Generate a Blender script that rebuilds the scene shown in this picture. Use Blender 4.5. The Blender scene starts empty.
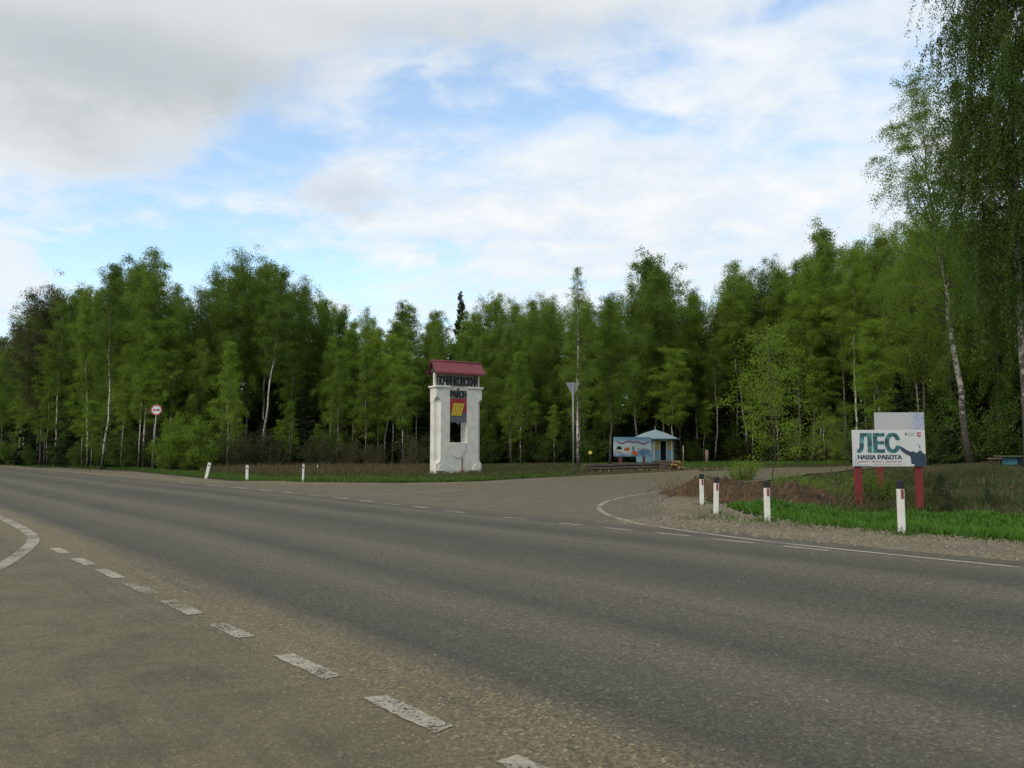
import bpy, bmesh, math, random
import numpy as np
from mathutils import Vector, Matrix
from mathutils.geometry import delaunay_2d_cdt
R = math.radians
C = bpy.context.scene.collection
scene = bpy.context.scene

# ------------------------------------------------------------------ camera geometry
F, PITCH, EYE = 828.0, math.atan(68/828), 1.5
def ray(px, py):
    a = (px-512)/F; b = (384-py)/F
    return (a, math.cos(PITCH)-b*math.sin(PITCH), math.sin(PITCH)+b*math.cos(PITCH))
def P(px, py, Y):
    r = ray(px, py); t = Y/r[1]
    return Vector((r[0]*t, Y, EYE+r[2]*t))
NX, NY = 0.781, 0.6245
def ns(x, y): return x*NX+y*NY, -x*NY+y*NX
def xy(n, s): return n*NX-s*NY, n*NY+s*NX
def ss(a, b, v):
    t = min(1, max(0, (v-a)/(b-a))); return t*t*(3-2*t)
def hz(x, y):
    n, s = ns(x, y)
    z = 0.5*ss(28, 60, n)
    z -= 0.45*ss(15.6, 19.5, n)*(1-ss(24, 31, n))*(1-ss(9, 15, s))
    z += 0.62*ss(30, 40, n)*(1-ss(19, 28, s))
    off = ss(17, 22, n)*(1-ss(15, 19, s)) if s < 40 else 0
    z += off*0.07*(math.sin(x*1.3+y*.7)+math.sin(y*1.9-x*.8))
    z -= 0.25*ss(14.2, 16, n)*ss(40, 50, s)*(1-ss(18, 24, n))
    return z
def G(px, py):
    r = ray(px, py); lo, hi = 1.0, 400.0
    t = 1.0; step = 0.25
    while t < 400:
        x, y, z = r[0]*t, r[1]*t, EYE+r[2]*t
        if z <= hz(x, y): break
        t += step
    a, b = t-step, t
    for _ in range(20):
        m = (a+b)/2
        if EYE+r[2]*m <= hz(r[0]*m, r[1]*m): b = m
        else: a = m
    return Vector((r[0]*b, r[1]*b, hz(r[0]*b, r[1]*b)))

# ------------------------------------------------------------------ materials
def newmat(name):
    m = bpy.data.materials.new(name); m.use_nodes = True
    nt = m.node_tree; b = nt.nodes['Principled BSDF']
    return m, nt, b
def nd(nt, typ, **kw):
    n = nt.nodes.new(typ)
    for k, v in kw.items():
        if k in n.inputs: n.inputs[k].default_value = v
        else: setattr(n, k, v)
    return n
def setin(nt, n, key, v):
    if isinstance(v, bpy.types.NodeSocket): nt.links.new(v, n.inputs[key])
    else: n.inputs[key].default_value = v
def mathn(nt, op, a, b=None, c=None, clamp=False):
    n = nt.nodes.new('ShaderNodeMath'); n.operation = op; n.use_clamp = clamp
    setin(nt, n, 0, a)
    if b is not None: setin(nt, n, 1, b)
    if c is not None: setin(nt, n, 2, c)
    return n.outputs[0]
def mix(nt, fac, a, b):
    n = nt.nodes.new('ShaderNodeMix'); n.data_type = 'RGBA'
    setin(nt, n, 0, fac)
    for i, v in ((6, a), (7, b)):
        if isinstance(v, bpy.types.NodeSocket): nt.links.new(v, n.inputs[i])
        else: n.inputs[i].default_value = (*v, 1)[:4]
    return n.outputs[2]
def ramp(nt, fac, stops, interp='LINEAR'):
    n = nt.nodes.new('ShaderNodeValToRGB'); n.color_ramp.interpolation = interp
    e = n.color_ramp.elements
    while len(e) < len(stops): e.new(0.5)
    for k, (p, c) in enumerate(stops):
        e[k].position = p
        e[k].color = (c, c, c, 1) if not hasattr(c, '__len__') else (*c, 1)
    nt.links.new(fac, n.inputs[0]); return n.outputs[0]
def noise(nt, vec, scale, detail=4, rough=.55, dist=0):
    n = nd(nt, 'ShaderNodeTexNoise', Scale=scale, Detail=detail, Roughness=rough, Distortion=dist)
    if vec is not None: nt.links.new(vec, n.inputs['Vector'])
    return n.outputs[0]
def mapping(nt, vec, scale=(1, 1, 1), rot=(0, 0, 0), loc=(0, 0, 0)):
    n = nt.nodes.new('ShaderNodeMapping'); nt.links.new(vec, n.inputs[0])
    n.inputs['Scale'].default_value = scale; n.inputs['Rotation'].default_value = rot; n.inputs['Location'].default_value = loc
    return n.outputs[0]
def bump(nt, b, h, strength, dist=.02):
    n = nd(nt, 'ShaderNodeBump', Strength=strength, Distance=dist)
    nt.links.new(h, n.inputs['Height']); nt.links.new(n.outputs[0], b.inputs['Normal'])
def pos(nt): return nt.nodes.new('ShaderNodeNewGeometry').outputs['Position']
def objc(nt): return nt.nodes.new('ShaderNodeTexCoord').outputs['Object']

def paint(name, col, rough=.5, wear=.25, wcol=None, scale=3, metal=0):
    m, nt, b = newmat(name)
    v = objc(nt); f = noise(nt, v, scale, 6, .65)
    f2 = ramp(nt, f, [(.42, 0), (.72, 1)])
    wc = wcol or tuple(c*.6 for c in col)
    k = mathn(nt, 'MULTIPLY', f2, wear)
    nt.links.new(mix(nt, k, col, wc), b.inputs['Base Color'])
    b.inputs['Roughness'].default_value = rough; b.inputs['Metallic'].default_value = metal
    bump(nt, b, noise(nt, v, scale*12, 3), .15, .01)
    return m

def m_asphalt():
    m, nt, b = newmat('asphalt')
    p = pos(nt)
    q = mapping(nt, p, rot=(0, 0, -math.atan2(NY, NX)))        # x = n, y = s
    sep = nt.nodes.new('ShaderNodeSeparateXYZ'); nt.links.new(q, sep.inputs[0])
    n_, s_ = sep.outputs[0], sep.outputs[1]
    st = mapping(nt, q, scale=(1, .09, 1))
    low = noise(nt, st, .9, 5, .6)
    nn = mathn(nt, 'ADD', n_, mathn(nt, 'MULTIPLY', mathn(nt, 'SUBTRACT', low, .5), 1.3))
    t = mathn(nt, 'DIVIDE', nn, 16.0)
    dk, md, lt = (.050, .049, .040), (.069, .066, .050), (.104, .096, .069)
    tan = (.150, .128, .073); ap = (.112, .098, .057)
    stops = [(0.0, ap), (.13, ap), (.165, tan), (.19, tan), (.225, dk), (.255, md), (.30, lt), (.345, dk), (.42, lt), (.46, md),
             (.52, dk), (.57, md), (.61, lt), (.655, dk), (.70, md), (.735, lt), (.755, dk), (.80, md), (.88, lt), (1, ap)]
    col = ramp(nt, t, stops)
    # far side road (n>12) is dustier
    patches = noise(nt, p, .33, 6, .62)
    fine = noise(nt, p, 6, 5, .7)
    col = mix(nt, mathn(nt, 'MULTIPLY', ramp(nt, patches, [(.35, 0), (.7, 1)]), .38), col, (.108, .096, .066))
    side = ramp(nt, mathn(nt, 'DIVIDE', n_, 16.0), [(.12, 1), (.175, 0), (.74, 0), (.82, .85)])
    blot = ramp(nt, noise(nt, p, 1.6, 6, .7, .6), [(.3, (.074, .066, .040)), (.5, (.110, .096, .056)), (.72, (.145, .126, .077))])
    col = mix(nt, mathn(nt, 'MULTIPLY', side, .85), col, blot)
    # cracks and dark tyre smears along the road
    sm = noise(nt, mapping(nt, q, scale=(3.5, .12, 1)), 1.2, 6, .75)
    col = mix(nt, ramp(nt, sm, [(.52, 0), (.75, .55)]), col, (.045, .043, .036))
    # aggregate
    vo = nd(nt, 'ShaderNodeTexVoronoi', Scale=55.0); nt.links.new(p, vo.inputs['Vector'])
    g = ramp(nt, vo.outputs['Color'], [(.0, .35), (.45, .8), (.8, 1.2), (1, 2.6)])
    hs = mathn(nt, 'MULTIPLY', ramp(nt, patches, [(.3, .55), (.6, 1)]), mathn(nt, 'SUBTRACT', 1.0, mathn(nt, 'MULTIPLY', side, .5)))
    vm = nt.nodes.new('ShaderNodeMix'); vm.data_type = 'RGBA'; vm.blend_type = 'MULTIPLY'
    setin(nt, vm, 0, hs); nt.links.new(col, vm.inputs[6]); nt.links.new(g, vm.inputs[7])
    col = vm.outputs[2]
    vo2 = nd(nt, 'ShaderNodeTexVoronoi', Scale=7.0); nt.links.new(p, vo2.inputs['Vector'])
    spot = ramp(nt, vo2.outputs['Distance'], [(.05, 1), (.10, 0)])
    sel = nt.nodes.new('ShaderNodeSeparateColor'); nt.links.new(vo2.outputs['Color'], sel.inputs[0])
    spot = mathn(nt, 'MULTIPLY', spot, mathn(nt, 'GREATER_THAN', sel.outputs[0], .72))
    col = mix(nt, spot, col, mix(nt, sel.outputs[1], (.30, .26, .19), (.16, .11, .07)))
    nt.links.new(col, b.inputs['Base Color'])
    b.inputs['Roughness'].default_value = .8
    b.inputs['Specular IOR Level'].default_value = .3
    hh = mathn(nt, 'ADD', vo.outputs['Distance'], mathn(nt, 'MULTIPLY', fine, .8))
    bump(nt, b, hh, .5, .012)
    return m

def m_roadpaint():
    m, nt, b = newmat('road_paint')
    p = pos(nt)
    b.inputs['Roughness'].default_value = .7
    c = ramp(nt, noise(nt, p, 9, 6, .8), [(.35, (.19, .17, .12)), (.6, (.33, .31, .245)), (.9, (.42, .40, .33))])
    nt.links.new(c, b.inputs['Base Color'])
    a = mathn(nt, 'ADD', mathn(nt, 'MULTIPLY', noise(nt, p, 38, 3, .7), .55), mathn(nt, 'MULTIPLY', noise(nt, p, 1.1, 3, .6), .45))
    al = ramp(nt, a, [(.425, 0), (.49, 1)])
    nt.links.new(al, b.inputs['Alpha'])
    bump(nt, b, noise(nt, p, 60, 3, .7), .5, .01)
    return m

def m_gravel():
    m, nt, b = newmat('gravel')
    p = pos(nt)
    big = noise(nt, p, .7, 6, .7)
    col = ramp(nt, big, [(.3, (.090, .073, .044)), (.5, (.140, .116, .073)), (.72, (.195, .167, .11))])
    vo = nd(nt, 'ShaderNodeTexVoronoi', Scale=22.0); nt.links.new(p, vo.inputs['Vector'])
    g = ramp(nt, vo.outputs['Color'], [(.0, .45), (.5, .9), (1, 1.7)])
    vm = nt.nodes.new('ShaderNodeMix'); vm.data_type = 'RGBA'; vm.blend_type = 'MULTIPLY'
    setin(nt, vm, 0, .8); nt.links.new(col, vm.inputs[6]); nt.links.new(g, vm.inputs[7])
    q = mapping(nt, p, rot=(0, 0, -math.atan2(NY, NX)), scale=(1, 1, 1))
    ru = noise(nt, mapping(nt, q, scale=(4, .25, 1)), 1.0, 4, .7)
    col = mix(nt, ramp(nt, ru, [(.5, 0), (.68, .6)]), vm.outputs[2], (.09, .075, .055))
    nt.links.new(col, b.inputs['Base Color']); b.inputs['Roughness'].default_value = .95
    bump(nt, b, mathn(nt, 'ADD', vo.outputs['Distance'], noise(nt, p, 4, 6, .7)), .8, .04)
    return m

def m_ground():
    m, nt, b = newmat('soil_and_moss')
    p = pos(nt)
    a = noise(nt, p, .5, 8, .7); c2 = noise(nt, p, 3.5, 6, .75)
    col = ramp(nt, a, [(.3, (.045, .036, .02)), (.47, (.055, .052, .022)), (.6, (.04, .06, .018)), (.8, (.09, .07, .04))])
    col = mix(nt, ramp(nt, c2, [(.45, 0), (.7, .7)]), col, (.075, .058, .032))
    nt.links.new(col, b.inputs['Base Color']); b.inputs['Roughness'].default_value = 1
    b.inputs['Specular IOR Level'].default_value = .1
    bump(nt, b, noise(nt, p, 7, 8, .8), 1, .12)
    return m

def m_earth():
    m, nt, b = newmat('dug_earth')
    p = pos(nt)
    col = ramp(nt, noise(nt, p, 2.2, 8, .75), [(.32, (.022, .015, .010)), (.5, (.075, .043, .021)), (.68, (.155, .095, .048))])
    nt.links.new(col, b.inputs['Base Color']); b.inputs['Roughness'].default_value = 1
    bump(nt, b, noise(nt, p, 9, 8, .8), 1, .1)
    return m

def m_leaf(name, c1, c2, trans=.35, vary=.25):
    m, nt, b = newmat(name)
    nt.nodes.remove(b)
    out = nt.nodes['Material Output']
    oi = nt.nodes.new('ShaderNodeObjectInfo')
    g = nt.nodes.new('ShaderNodeNewGeometry')
    rr = mathn(nt, 'ADD', mathn(nt, 'MULTIPLY', oi.outputs['Random'], .6), mathn(nt, 'MULTIPLY', g.outputs['Random Per Island'], .4))
    col = mix(nt, rr, c1, c2)
    hsv = nt.nodes.new('ShaderNodeHueSaturation'); nt.links.new(col, hsv.inputs['Color'])
    nt.links.new(mathn(nt, 'ADD', mathn(nt, 'MULTIPLY', oi.outputs['Random'], vary*2), 1-vary), hsv.inputs['Value'])
    d = nd(nt, 'ShaderNodeBsdfDiffuse', Roughness=.5); t = nt.nodes.new('ShaderNodeBsdfTranslucent')
    gl = nd(nt, 'ShaderNodeBsdfGlossy', Roughness=.5); gl.inputs['Color'].default_value = (.5, .5, .5, 1)
    nt.links.new(hsv.outputs[0], d.inputs['Color']); nt.links.new(hsv.outputs[0], t.inputs['Color'])
    mx = nd(nt, 'ShaderNodeMixShader', Fac=trans); nt.links.new(d.outputs[0], mx.inputs[1]); nt.links.new(t.outputs[0], mx.inputs[2])
    mx2 = nd(nt, 'ShaderNodeMixShader', Fac=.03); nt.links.new(mx.outputs[0], mx2.inputs[1]); nt.links.new(gl.outputs[0], mx2.inputs[2])
    nt.links.new(mx2.outputs[0], out.inputs[0])
    return m

def m_bark(name, white, dark, amount=.5, basez=1.5):
    m, nt, b = newmat(name)
    v = objc(nt)
    st = mapping(nt, v, scale=(2.2, 2.2, 3.2))
    f = noise(nt, st, 1.6, 6, .75)
    sep = nt.nodes.new('ShaderNodeSeparateXYZ'); nt.links.new(v, sep.inputs[0])
    low = mathn(nt, 'MULTIPLY', mathn(nt, 'SUBTRACT', 1, mathn(nt, 'DIVIDE', sep.outputs[2], basez*2, clamp=True), clamp=True), .22)
    k = ramp(nt, mathn(nt, 'ADD', f, low), [(amount, 0), (amount+.09, 1)])
    col = mix(nt, k, white, dark)
    nt.links.new(col, b.inputs['Base Color']); b.inputs['Roughness'].default_value = .85
    bump(nt, b, f, .4, .03)
    return m

M = {}
M['asphalt'] = m_asphalt(); M['paint'] = m_roadpaint(); M['gravel'] = m_gravel(); M['ground'] = m_ground(); M['earth'] = m_earth()
M['leaf'] = m_leaf('birch_leaves', (.116, .200, .023), (.160, .240, .026), .52)
M['leaf_young'] = m_leaf('young_birch_leaves', (.152, .255, .026), (.198, .290, .028), .5, .15)
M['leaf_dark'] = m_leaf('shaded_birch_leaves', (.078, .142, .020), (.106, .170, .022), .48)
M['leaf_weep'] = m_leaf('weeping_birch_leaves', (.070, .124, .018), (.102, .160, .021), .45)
M['needle'] = m_leaf('spruce_needles', (.026, .050, .018), (.042, .068, .022), .15)
M['leaf_brown'] = m_leaf('reddish_new_leaves', (.075, .085, .030), (.10, .10, .04), .35)
M['grass'] = m_leaf('lush_grass', (.045, .125, .014), (.08, .18, .02), .35, .1)
M['grass2'] = m_leaf('verge_grass', (.060, .12, .018), (.085, .15, .025), .35, .1)
M['dry'] = m_leaf('dry_stalks', (.15, .108, .058), (.065, .066, .03), .2, .1)
M['bark'] = m_bark('birch_bark', (.44, .42, .37), (.05, .045, .04), .50)
M['bark_old'] = m_bark('old_birch_bark', (.30, .285, .245), (.045, .04, .035), .46, 2.2)
M['bark_grey'] = m_bark('aspen_bark', (.115, .11, .085), (.035, .032, .025), .48)
M['bark_brown'] = m_bark('spruce_bark', (.07, .05, .035), (.03, .022, .016), .5)
M['twig'] = paint('twig_bark', (.06, .045, .035), .9)

# ------------------------------------------------------------------ object helpers
def link(name, me, mats, parent=None):
    o = bpy.data.objects.new(name, me); C.objects.link(o)
    for m in (mats if isinstance(mats, (list, tuple)) else [mats]): me.materials.append(m)
    if parent is not None: o.parent = parent
    return o
def tag(o, label=None, cat=None, group=None, kind=None):
    if label: o['label'] = label
    if cat: o['category'] = cat
    if group: o['group'] = group
    if kind: o['kind'] = kind
    return o
def empty(name, loc, rz=0, **k):
    o = bpy.data.objects.new(name, None); C.objects.link(o); o.location = loc; o.rotation_euler = (0, 0, rz)
    o.empty_display_size = .3
    return tag(o, **k)
def mesh(name, verts, faces, smooth=False, mi=None):
    me = bpy.data.meshes.new(name); me.from_pydata([tuple(v) for v in verts], [], faces)
    if mi is not None: me.polygons.foreach_set('material_index', np.array(mi, dtype=np.int32))
    if smooth: me.polygons.foreach_set('use_smooth', np.ones(len(me.polygons), dtype=bool))
    me.update(); return me
def quads_mesh(name, V):           # V: (N,4,3)
    n = len(V); me = bpy.data.meshes.new(name)
    me.vertices.add(n*4); me.vertices.foreach_set('co', V.reshape(-1).astype(np.float32))
    me.loops.add(n*4); me.loops.foreach_set('vertex_index', np.arange(n*4, dtype=np.int32))
    me.polygons.add(n); me.polygons.foreach_set('loop_start', np.arange(0, n*4, 4, dtype=np.int32))
    me.update(calc_edges=True); me.validate(); return me
def bm_mesh(name, bm, smooth=False):
    bmesh.ops.recalc_face_normals(bm, faces=bm.faces)
    me = bpy.data.meshes.new(name); bm.to_mesh(me); bm.free()
    if smooth: me.polygons.foreach_set('use_smooth', np.ones(len(me.polygons), dtype=bool))
    return me
def box(bm, c, s, rz=0, bev=0, mi=0):
    r = bmesh.ops.create_cube(bm, size=1)
    vs = r['verts']
    bmesh.ops.scale(bm, vec=s, verts=vs)
    if bev:
        es = list({e for v in vs for e in v.link_edges})
        rr = bmesh.ops.bevel(bm, geom=es, offset=bev, segments=1, affect='EDGES')
        vs = list({v for f in rr['faces'] for v in f.verts} | {v for v in vs if v.is_valid})
    bmesh.ops.rotate(bm, cent=(0, 0, 0), matrix=Matrix.Rotation(rz, 3, 'Z'), verts=vs)
    bmesh.ops.translate(bm, vec=c, verts=vs)
    for f in {f for v in vs for f in v.link_faces}: f.material_index = mi
    return vs
def boxm(name, c, s, mat, parent, bev=0, rz=0):
    bm = bmesh.new(); box(bm, c, s, rz, bev); return link(name, bm_mesh(name, bm), mat, parent)
def prism(bm, pts, y0, y1):        # polygon in local x,z extruded over y
    a = [bm.verts.new((x, y0, z)) for x, z in pts]; b = [bm.verts.new((x, y1, z)) for x, z in pts]
    bm.faces.new(a); bm.faces.new(b[::-1]); n = len(pts)
    for i in range(n): bm.faces.new((a[i], b[i], b[(i+1) % n], a[(i+1) % n]))
def prismm(name, pts, y0, y1, mat, parent):
    bm = bmesh.new(); prism(bm, pts, y0, y1); return link(name, bm_mesh(name, bm), mat, parent)
def tube_data(pts, rad, sides, V, Fc):
    pts = [Vector(p) for p in pts]; n = len(pts); base = len(V)
    ang = [2*math.pi*i/sides for i in range(sides)]
    for i, p in enumerate(pts):
        d = (pts[min(i+1, n-1)]-pts[max(i-1, 0)]).normalized()
        a = d.cross(Vector((0, 1, .13))) if abs(d.z) > .5 else d.cross(Vector((0, 0, 1)))
        a.normalize(); b = d.cross(a)
        for t in ang: V.append(p+(a*math.cos(t)+b*math.sin(t))*rad[i])
    for i in range(n-1):
        for j in range(sides):
            k = (j+1) % sides
            Fc.append((base+i*sides+j, base+i*sides+k, base+(i+1)*sides+k, base+(i+1)*sides+j))
    Fc.append(tuple(base+j for j in range(sides))[::-1]); Fc.append(tuple(base+(n-1)*sides+j for j in range(sides)))
def tubem(name, pts, rad, sides, mat, parent):
    V, Fc = [], []
    if not hasattr(rad, '__len__'): rad = [rad]*len(pts)
    tube_data(pts, rad, sides, V, Fc); return link(name, mesh(name, V, Fc, True), mat, parent)
def drape(name, poly, dz, mats, grid=1.2, rough=0):
    xs = [p[0] for p in poly]; ys = [p[1] for p in poly]
    def inside(x, y):
        c = False; j = len(poly)-1
        for i in range(len(poly)):
            if (poly[i][1] > y) != (poly[j][1] > y) and x < (poly[j][0]-poly[i][0])*(y-poly[i][1])/(poly[j][1]-poly[i][1])+poly[i][0]: c = not c
            j = i
        return c
    pts = []                                  # densify edge
    for i in range(len(poly)):
        a = Vector(poly[i][:2]); b = Vector(poly[(i+1) % len(poly)][:2]); k = max(1, int((b-a).length/grid))
        for q in range(k): pts.append(a+(b-a)*(q/k))
    nb = len(pts)
    x = min(xs)
    while x < max(xs):
        y = min(ys)
        while y < max(ys):
            if inside(x, y): pts.append(Vector((x+random.uniform(-.1, .1)*grid, y+random.uniform(-.1, .1)*grid)))
            y += grid
        x += grid
    edges = [(i, (i+1) % nb) for i in range(nb)]
    v, e, f, *_ = delaunay_2d_cdt(pts, edges, [], 1, 1e-5)
    fs = [t for t in f if inside(sum(v[i][0] for i in t)/3, sum(v[i][1] for i in t)/3)]
    return link(name, mesh(name, [(p[0], p[1], hz(p[0], p[1])+(min(dz, .002) if i < nb else dz+(random.uniform(-rough, rough) if rough else 0))) for i, p in enumerate(v)], fs, True), mats)

# ------------------------------------------------------------------ ground and roads
random.seed(3)
def ground():
    xs = sorted(set([-900, -600, -400, -250, -180, -130, -100]+[round(-80+i*1.0, 3) for i in range(0, 176)]+[100, 120, 150, 200, 300, 450, 700, 1000]))
    ys = sorted(set([-300, -150, -80, -40, -25]+[-15+i*1.0 for i in range(0, 136)]+[125, 135, 150, 180, 230, 300, 450, 700, 1100]))
    V = []; idx = {}
    for j, y in enumerate(ys):
        for i, x in enumerate(xs):
            n, s = ns(x, y)
            V.append((x, y, hz(x, y)-.05))
    w = len(xs)
    Fc = [(j*w+i, j*w+i+1, (j+1)*w+i+1, (j+1)*w+i) for j in range(len(ys)-1) for i in range(w-1)]
    o = link('ground', mesh('ground', V, Fc, True), M['ground']); tag(o, 'dark mossy soil under the forest edge and ditch', kind='structure')
ground()
def flat(name, nspoly, z, mat, parent=None):
    V = [(*xy(n, s), z) for n, s in nspoly]
    return link(name, mesh(name, V, [tuple(range(len(V)))]), mat, parent)
road = flat('main_road', [(2.4, -80), (12.35, -80), (12.35, 420), (2.4, 420)], 0, M['asphalt'])
tag(road, 'grey two-lane asphalt road with dusty tyre bands', kind='structure')
# near side road the photographer stands on
nsr = flat('side_road', [(2.4, -25), (2.4, 19.5), (1.9, 20), (0, 18.5), (-4, 17.5), (-30, 17), (-30, -20), (-4, -22)], 0, M['asphalt'])
tag(nsr, 'dusty brown asphalt mouth of the near side road', kind='structure')
lsh = flat('gravel_verge', [(2.4, 19.5), (2.4, 420), (.9, 420), (.9, 22), (0, 18.5), (1.9, 20)], -.003, M['gravel']); tag(lsh, 'narrow gravel verge along the near road edge', kind='structure')
g2 = lambda l: [tuple(G(*q)[:2]) for q in l]
far_out = g2([(190, 482), (240, 483.5), (300, 485), (400, 485.5), (480, 483.5), (520, 481), (560, 478.5), (600, 476.5), (650, 474), (700, 471.5), (750, 468.6), (800, 467.2), (850, 466.2)])
far_in = g2([(880, 467.8), (850, 469.8), (800, 475.5), (745, 483), (712, 488), (690, 492), (668, 497), (658, 503), (668, 511), (700, 522), (760, 534), (900, 549), (1024, 560.5)])
fr = [xy(12.35, 75)]+far_out+far_in+[xy(12.6, -30), xy(12.35, -30)]
fsr = drape('far_side_road', fr, -.001, M['asphalt'], 1.3); tag(fsr, 'pale worn asphalt branch road curving off to the forest', kind='structure')
# gravel shoulders
gs_out = g2([(745, 483), (712, 488.8), (695, 497), (712, 505), (740, 512), (800, 524), (900, 533), (1024, 543)])
gin = g2([(712, 488), (690, 492), (668, 497), (658, 503), (668, 511), (700, 522), (760, 534), (900, 549), (1024, 560.5)])
gin = [(x*.985, y*.985) for x, y in gin]
gs = drape('gravel_shoulder', gin+[xy(12.4, -30), xy(15.3, -30)]+gs_out[::-1][:-1], .012, M['gravel'], .5, .006)
tag(gs, 'stony brown gravel shoulder where the branch road leaves', kind='structure')
lo = g2([(0, 465.6), (60, 467.6), (130, 471.2), (200, 478.2), (300, 482.2), (400, 483.2), (480, 481.5), (520, 479), (600, 475), (650, 472.6), (700, 470)])
gl = drape('far_gravel_shoulder', lo+[tuple(p) for p in far_out[:10]][::-1]+[xy(12.35, 75), xy(12.35, 105)], .012, M['gravel'], 1.0, .01)
tag(gl, 'thin sandy strip along the far edge of the junction', kind='structure')

# painted markings
def strip_pts(name, px, w, mat, z=.006, parent=road, worldpts=None):
    pts = worldpts or [Vector(G(*q)[:2]) for q in px]
    pts = [Vector(p) for p in pts]
    if len(pts) == 2:                       # a short dash: ragged worn sides
        V = []; a_, b_ = pts; d = (b_-a_).normalized(); o_ = Vector((-d.y, d.x)); rr_ = random.Random(round(a_.x*100))
        for k in range(15):
            for sg in (1, -1):
                p = a_.lerp(b_, k/14)+o_*sg*w/2*rr_.uniform(.80, 1.04)+d*(rr_.uniform(-.035, .035) if k in (0, 14) else 0); V.append((p.x, p.y, hz(p.x, p.y)+z))
        return link(name, mesh(name, V, [(2*i, 2*i+1, 2*i+3, 2*i+2) for i in range(14)]), mat, parent)
    # catmull-rom smoothing
    if len(pts) > 2:
        q = []
        for i in range(len(pts)-1):
            p0, p1, p2, p3 = pts[max(i-1, 0)], pts[i], pts[i+1], pts[min(i+2, len(pts)-1)]
            for k in range(6):
                t = k/6
                q.append(.5*((2*p1)+(-p0+p2)*t+(2*p0-5*p1+4*p2-p3)*t*t+(-p0+3*p1-3*p2+p3)*t**3))
        pts = q+[pts[-1]]
    V = []; n = len(pts)
    for i, p in enumerate(pts):
        d = (pts[min(i+1, n-1)]-pts[max(i-1, 0)]).normalized(); a = Vector((-d.y, d.x))*w/2
        V += [(p.x+a.x, p.y+a.y, hz(p.x, p.y)+z), (p.x-a.x, p.y-a.y, hz(p.x, p.y)+z)]
    Fc = [(2*i, 2*i+1, 2*i+3, 2*i+2) for i in range(n-1)]
    return link(name, mesh(name, V, Fc), mat, parent)
for s0, s1 in [(14.72, 13.8), (13.1, 12.2), (11.7, 10.75), (10.3, 9.35), (8.85, 7.95), (7.4, 6.7), (5.97, 5.15), (4.6, 3.82), (3.3, 2.4), (1.8, .9), (.3, -.6), (16.1+.05, 15.4)][:11]:
    strip_pts('lane_dash', None, .16, M['paint'], worldpts=[xy(2.6, s0), xy(2.6, s1)])
strip_pts('edge_line', None, .19, M['paint'], parent=nsr, worldpts=[xy(2.78, 60), xy(2.78, 30), xy(2.8, 22.5), xy(2.79, 20.1), xy(2.7, 17.6), xy(2.52, 16.1), xy(2.2, 14.7), xy(1.8, 13.3), xy(1.4, 12.2), xy(.7, 11.0), xy(-.6, 9.4), xy(-3, 7.5)])
for s0, s1, n0 in [(13.2, 12.45, 11.84), (11.8, 11.05, 11.8), (10.5, 9.7, 11.82), (9.15, 8.3, 11.75), (7.75, 6.95, 11.74), (15.2, 14.4, 11.9), (17.7, 16.9, 12.0), (19.7, 19.0, 12.25), (21.4, 20.6, 12.35), (23.2, 22.3, 12.5), (25.2, 24.2, 12.65), (27.4, 26.2, 12.8), (29.8, 28.4, 12.88), (32.4, 30.9, 12.9), (35.4, 33.6, 12.9), (38.6, 36.6, 12.95), (42.5, 40, 13.0)]:
    strip_pts('lane_dash', None, .13 if s0 < 16 else .2, M['paint'], parent=fsr, worldpts=[xy(n0, s0), xy(n0, s1)])
strip_pts('edge_line', None, .13, M['paint'], parent=fsr, worldpts=[xy(26.76, 22.6), xy(23.1, 20.75), xy(20.4, 19.44), xy(17.9, 17.84), xy(16.1, 16.33), xy(14.85, 14.93), xy(13.92, 13.65), xy(13.01, 11.99), xy(12.6, 10.6), xy(12.35, 9.5), xy(12.15, 8.4), xy(12.05, 7.2), xy(12.0, 5), xy(11.95, 0), xy(11.95, -20)])
strip_pts('edge_line', None, .12, M['paint'], parent=fsr, worldpts=[xy(12.95, 26.0), xy(15.24, 26.07), xy(17.9, 26.87), xy(19.5, 27.3)])

# loose stones (stuff)
def stones():
    rng = np.random.default_rng(5); Vs, Fs = [], []
    base = [(-1, -1, 0), (1, -1, 0), (1, 1, 0), (-1, 1, 0), (-.5, -.6, 1), (.6, -.5, 1), (.5, .5, 1), (-.5, .6, 1)]
    fc = [(4, 5, 6, 7), (0, 1, 5, 4), (1, 2, 6, 5), (2, 3, 7, 6), (3, 0, 4, 7)]
    def add(x, y, r):
        b = len(Vs); a = rng.uniform(0, 6.28); ca, sa = math.cos(a), math.sin(a)
        for p in base:
            q = (p[0]*r*rng.uniform(.7, 1.2), p[1]*r*.75, p[2]*r*.9)
            Vs.append((x+q[0]*ca-q[1]*sa, y+q[0]*sa+q[1]*ca, hz(x, y)+q[2]))
        Fs.extend(tuple(b+i for i in f) for f in fc)
    for k in range(4200):
        n = rng.uniform(12.7, 15.6); s = rng.uniform(2, 13); add(*xy(n, s), abs(rng.normal(0, .012))+.006)
    for k in range(1500):
        x, y = rng.normal(5.3, .9), rng.normal(22.5, 2.5); add(x, y, abs(rng.normal(0, .013))+.006)
    for k in range(700):
        n = rng.uniform(-3, 12); s = rng.uniform(-4, 12); add(*xy(n, s), abs(rng.normal(0, .0022))+.002)
    o = link('loose_stones', mesh('loose_stones', Vs, Fs), paint('stone', (.21, .18, .13), .9, .8, (.10, .09, .07), 8))
    tag(o, 'small loose stones scattered on the gravel shoulder and road', 'gravel', kind='stuff')
stones()

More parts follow.
